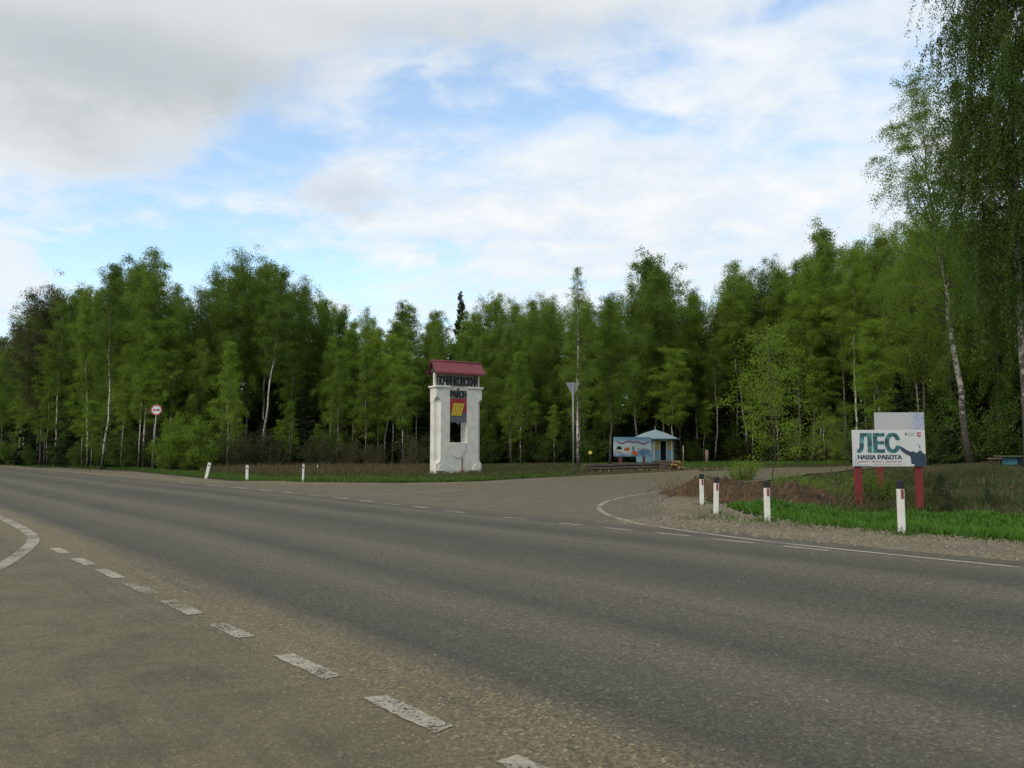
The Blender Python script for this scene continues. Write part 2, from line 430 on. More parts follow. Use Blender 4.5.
# ------------------------------------------------------------------ vegetation
def leafquads(pos_, size, rng, up=0.0, aspect=.62):
    n = len(pos_)
    a = rng.normal(size=(n, 3)); a[:, 2] -= up; a /= np.linalg.norm(a, axis=1)[:, None]
    b = rng.normal(size=(n, 3)); b -= a*(a*b).sum(1)[:, None]; b /= np.linalg.norm(b, axis=1)[:, None]
    s = (size*rng.uniform(.65, 1.35, n))[:, None]
    a = a*s*.5; b = b*s*.5*aspect
    return np.stack([pos_-a, pos_-b, pos_+a, pos_+b], 1)

def gen_tree(seed, H=18, cb=.35, Rad=3.2, nb=60, e0=35, e1=70, droop=.10, nl=30000, leaf=.13, r0=.17, twig=.45, hang=.5, prof='birch',
             wob=.13, sig=.20, barkm='bark', leafm='leaf', sides=8, lean=0, ymax=None, sparse=0, fork=0):
    rng = np.random.default_rng(seed)
    K = 16; tp = []
    wx = np.cumsum(rng.normal(0, wob/4, K+1)); wy = np.cumsum(rng.normal(0, wob/4, K+1)); wx -= wx[0]; wy -= wy[0]
    for i in range(K+1): tp.append(Vector((wx[i]+lean*i/K*H*.1, wy[i], H*i/K*.985)))
    rd = [max(.012, r0*(1-i/K)**.85*(1.25 if i == 0 else 1)) for i in range(K+1)]
    V, Fc = [], []; tube_data(tp, rd, sides, V, Fc); nf = len(Fc)
    mi = [0]*nf
    def tpos(t):
        q = t*K; i = min(int(q), K-1); return tp[i].lerp(tp[i+1], q-i)
    def Rp(u):
        if prof == 'birch': return Rad*min(1, 1.25*(1-u)**.62)*(.45+.55*ss(0, .28, u))
        if prof == 'cone': return Rad*(1-u)**.8*(.6+.4*ss(0, .15, u))
        if prof == 'wide': return Rad*min(1, 1.35*(1-u)**.5)*(.75+.25*ss(0, .25, u))
        if prof == 'thin': return Rad*(1-u)**.6*(.5+.5*ss(0, .3, u))
    starts = []; dirs = []; lens = []
    segs = [(tpos, cb, 1.0, Rp, nb)]
    for i in range(nb):
        u = ((i+.5)/nb)**.92; t = cb+(1-cb)*u
        if sparse and u < .7 and rng.random() < sparse: continue
        L = Rp(u)*rng.uniform(.6, 1.2)+.15
        el = R(min(82, e0+(e1-e0)*u+rng.normal(0, 9))); az = i*2.39996+rng.normal(0, .35)
        d = Vector((math.cos(az)*math.cos(el), math.sin(az)*math.cos(el), math.sin(el)))
        q = 6; st = L/math.cos(el)**.5/q; p = tpos(t*.985); pts = [p.copy()]
        br = max(.008, r0*(1-t)*.42+.006)
        for k in range(q):
            p = p+d*st; pts.append(p.copy())
            d = (d+Vector((rng.normal(0, .10), rng.normal(0, .10), -droop*(1+.6*k)))).normalized()
        tube_data(pts, [br*(1-k/(q+.6)) for k in range(q+1)], 4, V, Fc)
        m = max(4, int(L*5))
        for k in range(m):
            w = (rng.uniform(.12, 1)**.8)*q; a = min(int(w), q-1); sp = pts[a].lerp(pts[a+1], w-a)
            rndv = Vector(rng.normal(0, 1, 3)); rndv.z = rndv.z*.45-hang*.5
            dd = ((pts[a+1]-pts[a]).normalized()*.7+rndv.normalized()).normalized()
            starts.append(sp); dirs.append(dd); lens.append(twig*(.5+L*.28)*rng.uniform(.5, 1.4))
    mi += [1]*(len(Fc)-nf)
    S = np.array([tuple(s) for s in starts]); D = np.array([tuple(s) for s in dirs]); Ln = np.array(lens)
    pr = Ln/Ln.sum(); ix = rng.choice(len(S), nl, p=pr); u = rng.uniform(0, 1, nl)
    pp = S[ix]+D[ix]*(Ln[ix]*u)[:, None]; pp[:, 2] -= hang*Ln[ix]*u*u
    pp += rng.normal(0, sig, (nl, 3))*np.array([1, 1, .8])
    q = leafquads(pp, leaf, rng, .5)
    tm = mesh('trunk', V, Fc, True, mi)
    tm.materials.append(M[barkm]); tm.materials.append(M['twig'])
    cm = quads_mesh('crown', q); cm.materials.append(M[leafm])
    return tm, cm

def gen_spruce(seed, H=14, Rad=2.6, nl=16000, leaf=.34, cb=.04, r0=.14):
    rng = np.random.default_rng(seed); V, Fc = [], []
    tube_data([(0, 0, H*i/8) for i in range(9)], [max(.01, r0*(1-i/8)) for i in range(9)], 7, V, Fc); nf = len(Fc)
    nb = int(H*11); P0 = []; D0 = []; L0 = []
    for i in range(nb):
        u = (i+.5)/nb; z = H*(cb+(1-cb)*u); L = (Rad*(1-u)**.85+.1)*rng.uniform(.65, 1.15); az = rng.uniform(0, 6.283)
        el = R(-12+40*u); d = Vector((math.cos(az)*math.cos(el), math.sin(az)*math.cos(el), math.sin(el)))
        e = Vector((0, 0, z))+d*L; tube_data([(0, 0, z), e], [.02, .005], 3, V, Fc)
        P0.append((0, 0, z)); D0.append(tuple(d)); L0.append(L)
    P0 = np.array(P0); D0 = np.array(D0); L0 = np.array(L0)
    ix = rng.choice(nb, nl, p=L0/L0.sum()); u = rng.uniform(.08, 1, nl)**.8
    side = np.cross(D0[ix], [0, 0, 1]); w = rng.normal(0, .16, nl)*L0[ix]*(1.15-u)
    pp = P0[ix]+D0[ix]*(L0[ix]*u)[:, None]+side*w[:, None]; pp[:, 2] += rng.normal(-.08, .09, nl)
    a = D0[ix]+side*np.sign(w)[:, None]*.7+rng.normal(0, .25, (nl, 3)); a[:, 2] -= .25; a /= np.linalg.norm(a, axis=1)[:, None]
    b = np.cross(a, rng.normal(size=(nl, 3))); b /= np.linalg.norm(b, axis=1)[:, None]
    s = (leaf*min(1, H/8+.2)*rng.uniform(.6, 1.3, nl))[:, None]
    q = np.stack([pp-a*s*.5, pp-b*s*.16, pp+a*s*.5, pp+b*s*.16], 1)
    tm = mesh('trunk', V, Fc, True, [0]*nf+[0]*(len(Fc)-nf)); tm.materials.append(M['bark_brown'])
    cm = quads_mesh('crown', q); cm.materials.append(M['needle']); return tm, cm

def gen_bush(seed, H=3.5, Rad=2, ns_=26, nl=9000, leaf=.1, leafm='leaf_young', sig=.12, top=True):
    rng = np.random.default_rng(seed); V, Fc = [], []; S = []; D = []; L = []
    for i in range(ns_):
        az = rng.uniform(0, 6.283); r = Rad*rng.uniform(.1, 1)**.7; h = H*(1-.45*(r/Rad)**2)*rng.uniform(.65, 1.05)
        b = Vector((math.cos(az)*r*.2, math.sin(az)*r*.2, -.1)); e = Vector((math.cos(az)*r, math.sin(az)*r, h)); mid = b.lerp(e, .5)+Vector((math.cos(az)*r*.12, math.sin(az)*r*.12, -h*.03))
        pts = [b, b.lerp(mid, .5), mid, mid.lerp(e, .5)+Vector((0, 0, .05*h)), e]
        tube_data(pts, [.028, .022, .016, .01, .005], 4, V, Fc)
        for k in range(9):
            w = rng.uniform(.6, 4); a = min(int(w), 3); S.append(tuple(pts[a].lerp(pts[a+1], w-a))); dd = rng.normal(0, 1, 3); dd[2] = abs(dd[2])*.7
            D.append(dd/np.linalg.norm(dd)); L.append(rng.uniform(.25, .8)*H/3.5)
    S = np.array(S); D = np.array(D); L = np.array(L); ix = rng.choice(len(S), nl); u = rng.uniform(0, 1, nl)
    pp = S[ix]+D[ix]*(L[ix]*u)[:, None]+rng.normal(0, sig, (nl, 3)); pp[:, 2] = np.maximum(pp[:, 2], .05)
    q = leafquads(pp, leaf, rng, 0)
    tm = mesh('stems', V, Fc, True); tm.materials.append(M['twig'])
    cm = quads_mesh('foliage', q); cm.materials.append(M[leafm]); return tm, cm

PROTO = {}
def proto(key, fn, hgt, parts=('trunk', 'crown')):
    PROTO[key] = (fn, hgt, parts)
_meshes = {}
def plant(key, name, x, y, H, label, cat='tree', group=None, rz=None, wide=1.0, z=None):
    fn, hgt, parts = PROTO[key]
    if key not in _meshes: _meshes[key] = fn()
    tm, cm = _meshes[key]
    s = H/hgt
    o = empty(name, (x, y, (hz(x, y) if z is None else z)-.06), rz if rz is not None else random.uniform(0, 6.28), label=label, cat=cat, group=group)
    o.scale = (s*wide, s*wide, s)
    for nm, me in zip(parts, (tm, cm)):
        c = bpy.data.objects.new(nm, me); C.objects.link(c); c.parent = o
    return o
proto('b1', lambda: gen_tree(11, 18, .30, 2.35, 92, 52, 76, .10, 40000, .095, r0=.10, twig=.55, hang=.9, sig=.16), 18)
proto('b2', lambda: gen_tree(12, 18, .26, 2.15, 88, 56, 78, .09, 36000, .095, wob=.25, r0=.10, twig=.5, hang=.8, sig=.16, barkm='bark_grey'), 18)
proto('b3', lambda: gen_tree(13, 18, .34, 2.7, 90, 48, 74, .12, 44000, .095, hang=1.2, prof='wide', r0=.11, twig=.6, sig=.18, barkm='bark_grey'), 18)
proto('b4', lambda: gen_tree(14, 18, .48, 1.8, 70, 50, 74, .10, 28000, .095, r0=.11, barkm='bark_grey', twig=.5, sig=.16), 18)
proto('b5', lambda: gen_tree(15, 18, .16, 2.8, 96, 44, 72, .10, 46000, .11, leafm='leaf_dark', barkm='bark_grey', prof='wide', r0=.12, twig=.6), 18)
proto('b6', lambda: gen_tree(16, 18, .42, 2.2, 60, 50, 74, .08, 22000, .095, sparse=.2, wob=.35, r0=.10, twig=.55, sig=.17), 18)
proto('b7', lambda: gen_tree(17, 18, .24, 2.5, 84, 46, 72, .11, 36000, .095, wob=.2, r0=.105, twig=.6, hang=1.3, sig=.17, barkm='bark_grey'), 18)
proto('b8', lambda: gen_tree(18, 18, .45, 2.0, 64, 54, 76, .07, 24000, .10, wob=.3, r0=.11, twig=.5, sparse=.12, sig=.18, lean=.5), 18)
proto('y1', lambda: gen_tree(21, 9, .22, 1.25, 84, 54, 76, .08, 15000, .07, r0=.045, prof='cone', leafm='leaf_young', sig=.11, twig=.35), 9)
proto('y2', lambda: gen_tree(22, 9, .32, 1.4, 78, 50, 74, .10, 25000, .07, r0=.045, prof='birch', leafm='leaf_young', sig=.11, twig=.35), 9)
proto('y3', lambda: gen_tree(23, 9, .40, 1.2, 60, 56, 76, .10, 17000, .07, r0=.045, prof='birch', leafm='leaf_young', sig=.11, twig=.35, lean=.6), 9)
proto('asp', lambda: gen_tree(31, 18, .40, 2.4, 54, 54, 76, .04, 24000, .125, sparse=.12, sig=.22, barkm='bark_grey', r0=.13), 18)
proto('thin', lambda: gen_tree(32, 16, .22, 1.9, 96, 46, 66, .06, 17000, .075, prof='cone', sig=.10, r0=.12, wob=.1), 16)
proto('brn', lambda: gen_tree(33, 16, .25, 3.2, 80, 44, 66, .05, 30000, .12, leafm='leaf_brown', barkm='bark_grey', prof='wide', r0=.12), 16)
proto('sp1', lambda: gen_spruce(41, 15, 2.5), 15)
proto('sp2', lambda: gen_spruce(42, 12, 2.6, 14000), 12)
proto('sps', lambda: gen_spruce(43, 1.2, .55, 5000, .11, r0=.03), 1.2)
proto('open', lambda: gen_tree(51, 22, .34, 3.3, 84, 38, 66, .06, 62000, .08, r0=.17, sparse=.1, sig=.13, twig=.55, hang=.7, barkm='bark_old', prof='wide', leafm='leaf', wob=.3, sides=10, lean=-1.0), 22)
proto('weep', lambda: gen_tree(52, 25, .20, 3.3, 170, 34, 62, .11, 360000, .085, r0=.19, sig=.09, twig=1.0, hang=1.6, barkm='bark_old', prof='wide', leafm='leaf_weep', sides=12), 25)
proto('sap', lambda: gen_tree(53, 6, .18, 1.4, 60, 44, 70, .05, 6500, .055, r0=.02, sig=.10, prof='birch', leafm='leaf_young', barkm='bark_grey'), 6)
proto('bu1', lambda: gen_bush(61, 3.6, 2.1, 30, 15000, .09), 3.6, ('stems', 'foliage'))
proto('bu2', lambda: gen_bush(62, 2.2, 1.4, 24, 3500, .07, 'leaf_brown'), 2.2, ('stems', 'foliage'))
proto('bu3', lambda: gen_bush(63, 1.0, .8, 22, 3500, .05, 'leaf'), 1.0, ('stems', 'foliage'))

random.seed(7)
def interp(tab, x):
    for (a, va), (b, vb) in zip(tab, tab[1:]):
        if a <= x <= b: return va+(vb-va)*(x-a)/(b-a)
    return tab[0][1] if x < tab[0][0] else tab[-1][1]
TOP = [(-60, 345), (0, 325), (20, 310), (45, 296), (70, 290), (100, 268), (145, 250), (175, 284), (205, 280), (235, 258), (265, 264), (300, 286), (325, 300), (345, 312), (370, 308), (400, 300), (440, 306), (470, 300), (510, 294), (545, 292), (590, 296), (615, 292), (640, 268), (665, 268), (700, 285), (716, 302), (735, 268), (770, 266), (800, 258), (830, 238), (860, 242), (880, 228), (920, 215), (960, 210), (1024, 200), (1100, 190), (1400, 185)]
EDGE = [(-60, 150), (0, 122), (40, 104), (100, 86), (150, 78), (200, 79), (300, 83), (400, 86), (500, 84), (600, 84), (700, 86), (760, 88), (850, 82), (900, 66), (950, 54), (1024, 50), (1100, 48), (1400, 44)]
def put(key, name, px, Y, toppy, label, group=None, cat='tree', wide=1.0, rz=None):
    x = (px-512)/F*Y*1.0; z = hz(x, Y); H = P(px, toppy, Y).z-z
    return plant(key, name, x, Y, H, label, cat, group, wide=wide, rz=rz)
# --- single trees one can point at
SPECIAL = [
 ('b1', 'birch_tree', 145, 80, 247, 'tallest birch of the left forest, its pointed top above the others', 1.0),
 ('b6', 'birch_tree', 103, 80, 262, 'birch with bare white trunk and upswept limbs left of the round sign', 1.0),
 ('brn', 'broadleaf_tree', 42, 104, 292, 'brownish loose-crowned tree against the sky at the left forest end', 1.0),
 ('b3', 'birch_tree', 238, 84, 256, 'broad tall birch behind the first white guide posts, towering over its neighbours', 1.05),
 ('b6', 'birch_tree', 268, 85, 262, 'loose crowned birch with leaning pale trunk, sky showing through it', 1.1),
 ('b3', 'birch_tree', 305, 87, 285, 'round drooping birch just before the canopy drops toward the white stele', 1.0),
 ('sp1', 'spruce_tree', 460, 104, 290, 'dark pointed spruce top poking out above the birches beyond the stele', .8),
 ('thin', 'birch_tree', 578, 63, 263, 'slender birch with white trunk and sparse top beside the triangular sign', 1.0),
 ('b2', 'birch_tree', 609, 67, 300, 'bright green birch with spotted white trunk beside the mural board', 1.35),
 ('y1', 'birch_tree', 521, 76, 352, 'small bright birch with thin white trunk right of the stele', 1.25),
 ('asp', 'aspen_tree', 648, 92, 260, 'tall loose-leaved aspen rising above the blue pavilion', 1.0),
 ('y2', 'birch_tree', 672, 82, 352, 'light green young birch just behind the blue pavilion roof', 1.35),
 ('b1', 'birch_tree', 738, 90, 260, 'rounded birch right of the notch in the skyline', 1.0),
 ('b2', 'birch_tree', 812, 84, 258, 'birch with long pale trunk rising behind the roadside sapling', 1.0),
 ('asp', 'aspen_tree', 826, 92, 232, 'loose aspen whose tip tops the slope of crowns left of the billboards', .9),
 ('b6', 'birch_tree', 855, 78, 246, 'birch with forked white stem behind the billboards', 1.0),
 ('y2', 'birch_tree', 877, 58, 325, 'young birch whose pale thin stem rises straight above the billboards', 1.2),
 ('open', 'birch_tree', 968, 46, 72, 'airy tall birch with open crown against the sky beside the weeping birch', 1.0),
 ('weep', 'birch_tree', 1026, 36, -230, 'huge dark weeping birch with hanging curtains of leaves, cut by the frame', .66),
 ('sap', 'sapling', 772, 30, 333, 'slender sparse sapling in front of the forest beside the dug earth bank', 1.3),
 ('y2', 'birch_tree', 92, 76, 403, 'low bright green twin-stemmed birch in front of the left forest', 1.2),
 ('y1', 'birch_tree', 228, 74, 342, 'slim young birch with pale stem right of the bright bush', 1.1),
 ('y1', 'birch_tree', 290, 78, 402, 'short young birch at the dark forest foot past the white guide posts', 1.3),
]
for k, nm, px, Y, tp_, lb, w in SPECIAL: put(k, nm, px, Y, tp_, lb, wide=w, rz=0 if k == 'open' else None)
for px, tp_, dY in [(338, 352, 0), (352, 335, 2), (366, 345, -1), (378, 330, 3), (392, 340, 1), (404, 356, -2)]:
    put('y1' if px % 4 else 'y2', 'birch_tree', px, 80+dY, tp_, 'slender light green birch in the close group left of the stele', 'young birches left of the stele', wide=1.05)
for px, Y, tp_, lb in [(176, 74, 416, 'bright green rounded bush just right of the round sign post'), (198, 73, 418, 'wide bright green bush behind the leaning white guide post')]:
    put('bu1', 'bush', px, Y, tp_, lb, cat='bush')
for px, Y, tp_ in [(255, 78, 425), (272, 77, 430), (320, 79, 432), (350, 80, 436), (375, 78, 440), (412, 80, 428), (236, 76, 430)]:
    put('bu2', 'shrub', px, Y, tp_, 'brownish thin-leaved shrub at the dark forest foot left of the stele', 'thin shrubs left of the stele', cat='shrub')
for px, py, h, lb in [(947, 511, 1.15, 'young spruce standing in the ditch grass right of the red billboard legs'), (990, 503, .8, 'smaller dim young spruce on the bank near the picnic table')]:
    g = G(px, py); plant('sps', 'young_spruce', g.x, g.y, h, lb, 'sapling', wide=1.35)
for px, py, h, lb in [(872, 500, 1.0, 'low green bush between the red legs of the front billboard'), (818, 499, .8, 'low bush on the bank behind the dug earth'), (790, 494, .9, 'low dark bush between the sapling and the billboard'),
                      (745, 480, 1.1, 'loose twiggy bush at the start of the dug earth bank')]:
    g = G(px, py); plant('bu3', 'bush', g.x, g.y, h, lb, 'bush', wide=1.2)
for px, Y, tp_ in [(830, 50, 418), (845, 48, 405), (815, 58, 425), (795, 62, 420), (905, 50, 425)]:
    put('sap', 'sapling', px, Y, tp_, 'thin leafy sapling at the forest foot behind the billboards and sapling bank', 'saplings behind the billboards', wide=1.3)
# --- forest rows
LB = {'b': ('birch_tree', 'leafy green birch standing in the crowded forest wall', 'birches of the forest wall'),
      'bd': ('birch_tree', 'darker green broad tree standing deeper in the forest wall', 'dark broadleaf trees of the forest wall'),
      's': ('spruce_tree', 'dark spruce standing among the birch trunks in the forest', 'spruces inside the forest'),
      'y': ('birch_tree', 'light green young birch standing at the foot of the forest', 'young birches along the forest foot')}
def lb(k): return LB['y'] if k[0] == 'y' else LB['s'] if k[:2] == 'sp' else LB['bd'] if k in ('b5', 'asp') else LB['b']
rows = [(0.5, 3.0, .0, .60, ['b4', 'b2', 'b6', 'b1', 'b8', 'b7'], (-2, 70)), (4, 2.9, 0, .8, ['b1', 'b2', 'b3', 'b5', 'b4', 'b7', 'b8'], (4, 46)), (8, 3.3, 0, .9, ['b1', 'b3', 'b7', 'asp', 'b5'], (2, 26)),
        (13, 3.9, 0, 1, ['b5', 'b1', 'b3', 'b2'], (0, 16)), (19, 4.6, 0, 1, ['b5', 'b3', 'b1'], (2, 16))]
cnt = 0
for dY, sp, _, _, keys, (j0, j1) in rows:
    px = -45
    while px < (1330 if dY < 5 else 1110):
        Y = interp(EDGE, px)+dY+random.uniform(-1.3, 1.3)
        q = px+random.uniform(-8, 8)
        k = random.choice(keys); t = interp(TOP, q)+random.uniform(j0, j1)
        if not (905 < q < 1200 and Y < 46):
            nm, lab, grp = lb(k); put(k, nm, q, Y, t, lab, grp, wide=random.uniform(.85, 1.15)); cnt += 1
        px += sp/Y*F*random.uniform(.8, 1.2)
for dY, sp, hh in [(1.5, 4.5, (3, 8)), (3.5, 4.0, (5, 10)), (6, 3.2, (7, 12)), (11, 3.0, (9, 13)), (17, 3.4, (10, 14))]:
    px = -45
    while px < 1110:
        Y = interp(EDGE, px)+dY+random.uniform(-1.2, 1.2); k = random.choice(['sp1', 'sp2']); x = (px-512)/F*Y
        plant(k, 'spruce_tree', x, Y, random.uniform(*hh), LB['s'][1], 'tree', LB['s'][2], wide=1.25); cnt += 1
        px += sp/Y*F*random.uniform(.8, 1.3)
px = 20
while px < 960:
    Y = interp(EDGE, px)-random.uniform(.5, 2.5); k = random.choice(['y1', 'y2', 'y3'])
    if not any(a < px < b for a, b in [(425, 490), (600, 690), (840, 930)]):
        nm, lab, grp = LB['y']; put(k, nm, px, Y, random.uniform(350, 425), lab, grp, wide=random.uniform(.9, 1.2)); cnt += 1
    px += random.uniform(22, 60)
px = -20
proto('bu4', lambda: gen_bush(64, 3.2, 1.9, 26, 9000, .10, 'leaf_dark'), 3.2, ('stems', 'foliage'))
while px < 1040:
    Y = interp(EDGE, px)+random.uniform(-.5, 3)
    if not (612 < px < 690): plant('bu4', 'bush', (px-512)/F*Y, Y, random.uniform(2.2, 5), 'dull green understorey bush among the trunks at the forest foot', 'bush', 'understorey bushes at the forest foot', wide=random.uniform(.8, 1.2))
    px += random.uniform(12, 34)

# deep forest mass (nobody could count it)
def deep_forest():
    rng = np.random.default_rng(9); n = 430000
    px = rng.uniform(-120, 1420, n)
    # clumps give the mass an uneven outline
    ed = np.interp(px, [a for a, b in EDGE], [b for a, b in EDGE]); tp = np.interp(px, [a for a, b in TOP], [b for a, b in TOP])
    nc = 2500; cpx = rng.uniform(-120, 1420, nc); cY = np.interp(cpx, [a for a, b in EDGE], [b for a, b in EDGE])+rng.uniform(22, 44, nc)
    ctop = (452-np.interp(cpx, [a for a, b in TOP], [b for a, b in TOP]))*cY/F
    cz = 1+rng.uniform(0, 1, nc)**1.25*.76*ctop; cr = rng.uniform(1.6, 3.2, nc)
    lowm = rng.uniform(0, 1, nc) < .45; cz[lowm] = rng.uniform(.5, 8.5, lowm.sum())
    ix = rng.integers(0, nc, n); d = rng.normal(size=(n, 3)); d /= np.linalg.norm(d, axis=1)[:, None]; d *= (cr[ix]*rng.uniform(.3, 1, n)**.5)[:, None]
    pp = np.stack([(cpx[ix]-512)/F*cY[ix], cY[ix], cz[ix]], 1)+d*np.array([1, 1, 1.2]); pp[:, 2] = np.maximum(pp[:, 2], .2)
    q = leafquads(pp, .42, rng, 0)
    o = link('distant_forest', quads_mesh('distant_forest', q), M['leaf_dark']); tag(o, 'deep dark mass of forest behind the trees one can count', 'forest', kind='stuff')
deep_forest()

# ------------------------------------------------------------------ grass and dry stalks
def blades(name, pts, hgt, wid, mat, seed, label, cat, lean=.35, broad=False):
    rng = np.random.default_rng(seed); n = len(pts)
    a = rng.uniform(0, 6.283, n); h = hgt*rng.uniform(.45, 1.3, n)*(1+.35*np.sin(pts[:, 0]*3.1+1)*np.sin(pts[:, 1]*2.3)+.25*np.sin(pts[:, 0]*7.7)*np.sin(pts[:, 1]*8.9+2)); w = wid*rng.uniform(.7, 1.3, n)
    side = np.stack([np.cos(a), np.sin(a), 0*a], 1)*w[:, None]*.5
    ln = rng.normal(0, lean, (n, 2)); top = np.stack([ln[:, 0]*h, ln[:, 1]*h, h], 1)
    mid = top*.55; mid[:, 2] = h*.6
    b = pts
    if broad: q = np.stack([b, b+mid-side*1.6, b+top, b+mid+side*1.6], 1)
    else: q = np.stack([b-side, b+side, b+top+side*.25, b+top-side*.25], 1)
    o = link(name, quads_mesh(name, q), mat); tag(o, label, cat, kind='stuff'); return o
def inpoly_pts(poly, n, rng, clump=0):
    poly = np.array(poly); mn, mx = poly.min(0), poly.max(0); out = []
    while sum(len(o) for o in out) < n:
        c = rng.uniform(mn, mx, (n, 2)); ins = np.zeros(n, bool); j = len(poly)-1
        for i in range(len(poly)):
            a, b = poly[i], poly[j]
            cond = ((a[1] > c[:, 1]) != (b[1] > c[:, 1])) & (c[:, 0] < (b[0]-a[0])*(c[:, 1]-a[1])/(b[1]-a[1]+1e-9)+a[0]); ins ^= cond; j = i
        c = c[ins]
        if clump:
            f = np.sin(c[:, 0]*clump)*np.sin(c[:, 1]*clump*1.3+1)+np.sin(c[:, 0]*clump*2.7+2)*np.sin(c[:, 1]*clump*2.1)
            c = c[rng.uniform(-1.4, 1.2, len(c)) < f]
        out.append(c)
    c = np.concatenate(out)[:n]
    return np.array([(x, y, hz(x, y)-.04) for x, y in c])
rng = np.random.default_rng(77)
strip = g2([(725, 508), (755, 514), (800, 522.5), (900, 531.5), (1024, 541)])+[xy(15.4, -2), xy(17.6, -3)]+g2([(1024, 519), (960, 516), (900, 514), (850, 510), (800, 507), (765, 503)])
pts = inpoly_pts(strip, 60000, rng)
blades('lush_grass', pts, .17, .035, M['grass'], 1, 'bright green lush weeds and grass along the gravel shoulder', 'grass', broad=True)
strip2 = g2([(0, 465.2), (60, 466.6), (130, 470), (200, 476.5), (300, 480.5), (400, 482), (480, 480), (520, 477.5), (570, 474)])+g2([(570, 472.5), (500, 475.5), (420, 477.5), (300, 476.5), (200, 473), (130, 467.8), (60, 465)])
pts = inpoly_pts(strip2, 60000, rng, .7)
blades('verge_grass', pts, .16, .05, M['grass2'], 2, 'short green grass strip below the far forest and stele', 'grass')
brown = g2([(215, 474), (300, 477), (425, 476), (428, 468), (300, 466.5), (215, 468)])
pts = inpoly_pts(brown, 15000, rng, .35)
blades('dry_grass', pts, .42, .035, M['dry'], 3, 'reddish brown dry stalks between the grass strip and the forest', 'dry grass', .25)
olive = g2([(200, 473), (300, 478.5), (425, 479.5), (500, 478.5), (575, 473), (600, 470), (600, 467), (500, 467), (425, 466.5), (300, 466), (200, 467.5)])
blades('olive_grass', inpoly_pts(olive, 60000, rng), .26, .05, m_leaf('olive_grass', (.062, .085, .022), (.10, .085, .035), .3, .1), 13, 'olive and brown mixed weeds around the stele and before the forest', 'grass')
bank = g2([(700, 476), (760, 492), (860, 510), (1024, 518)])+[xy(19, -4), xy(40, -4)]+g2([(1024, 470), (940, 468), (860, 474), (800, 478), (745, 485)])
pts = inpoly_pts(bank, 42000, rng, .9)
blades('rough_grass', pts, .16, .035, m_leaf('rough_grass', (.045, .082, .018), (.075, .09, .03), .3, .1), 4, 'dull rough grass over the ditch and bank around the billboards', 'grass')
pts = inpoly_pts(bank, 8000, rng, .6)
blades('dead_grass', pts, .22, .03, M['dry'], 5, 'dead straw-coloured grass lying over the bank', 'dry grass', .6)
farv = g2([(580, 470), (700, 468), (760, 464.8), (850, 463.6), (850, 462.6), (760, 463), (690, 463.4), (580, 465)])
pts = inpoly_pts(farv, 15000, rng)
blades('far_verge_grass', pts, .2, .06, M['grass2'], 6, 'thin green verge in front of the dark trunks beyond the branch road', 'grass')

# dug earth bank
def earth_bank():
    rng = random.Random(4)
    line = [Vector((6, 31)), Vector((6.5, 29.4)), Vector((6.6, 27.8)), Vector((7.3, 26.2)), Vector((8.2, 24.8)), Vector((8.9, 24.4)), Vector((9.8, 24.2))]
    line = [Vector((6.3, 30.6))]+line[1:]
    V = []; Fc = []; dens = []
    for a, b in zip(line, line[1:]):
        for k in range(22): dens.append(a.lerp(b, k/22))
    dens.append(line[-1]); W = 41; n = len(dens)
    from mathutils import noise as mn
    for i, p in enumerate(dens):
        d = (dens[min(i+1, n-1)]-dens[max(i-1, 0)]).normalized(); a = Vector((-d.y, d.x)); e = min(1, i/14, (n-1-i)/18)
        for j in range(W):
            u = j/(W-1)*2-1; x, y = p+a*u*(1.15+.25*math.sin(i*.25)); q = Vector((x, y, 0))
            h = max(0, 1-abs(u)**1.6)*e*(.48+.25*mn.noise(q*.9)+.22*mn.noise(q*2.6)+.16*mn.noise(q*6)+.09*mn.noise(q*14))
            V.append((x, y, min(hz(x, y), .1)-.08+h*1.1))
    for i in range(n-1):
        for j in range(W-1): Fc.append((i*W+j, i*W+j+1, (i+1)*W+j+1, (i+1)*W+j))
    o = link('earth_bank', mesh('earth_bank', V, Fc), M['earth']); tag(o, 'low bank of reddish brown dug earth between branch road and ditch', 'earth bank')
earth_bank()
hp = np.array([xy(*ns(6.0, 30.0)), (6.6, 27.8), (7.3, 26.2), (8.2, 24.8), (8.9, 24.4), (9.8, 24.2)])
k_ = rng.uniform(0, 5, 1500); i_ = k_.astype(int); c_ = hp[i_]+(hp[i_+1]-hp[i_])*(k_-i_)[:, None]+rng.normal(0, .75, (1500, 2))
blades('dead_stalks', np.array([(x, y, hz(x, y)+.12) for x, y in c_]), .38, .018, M['dry'], 12, 'dead stalks lying across the dug earth bank', 'dry grass', .9)

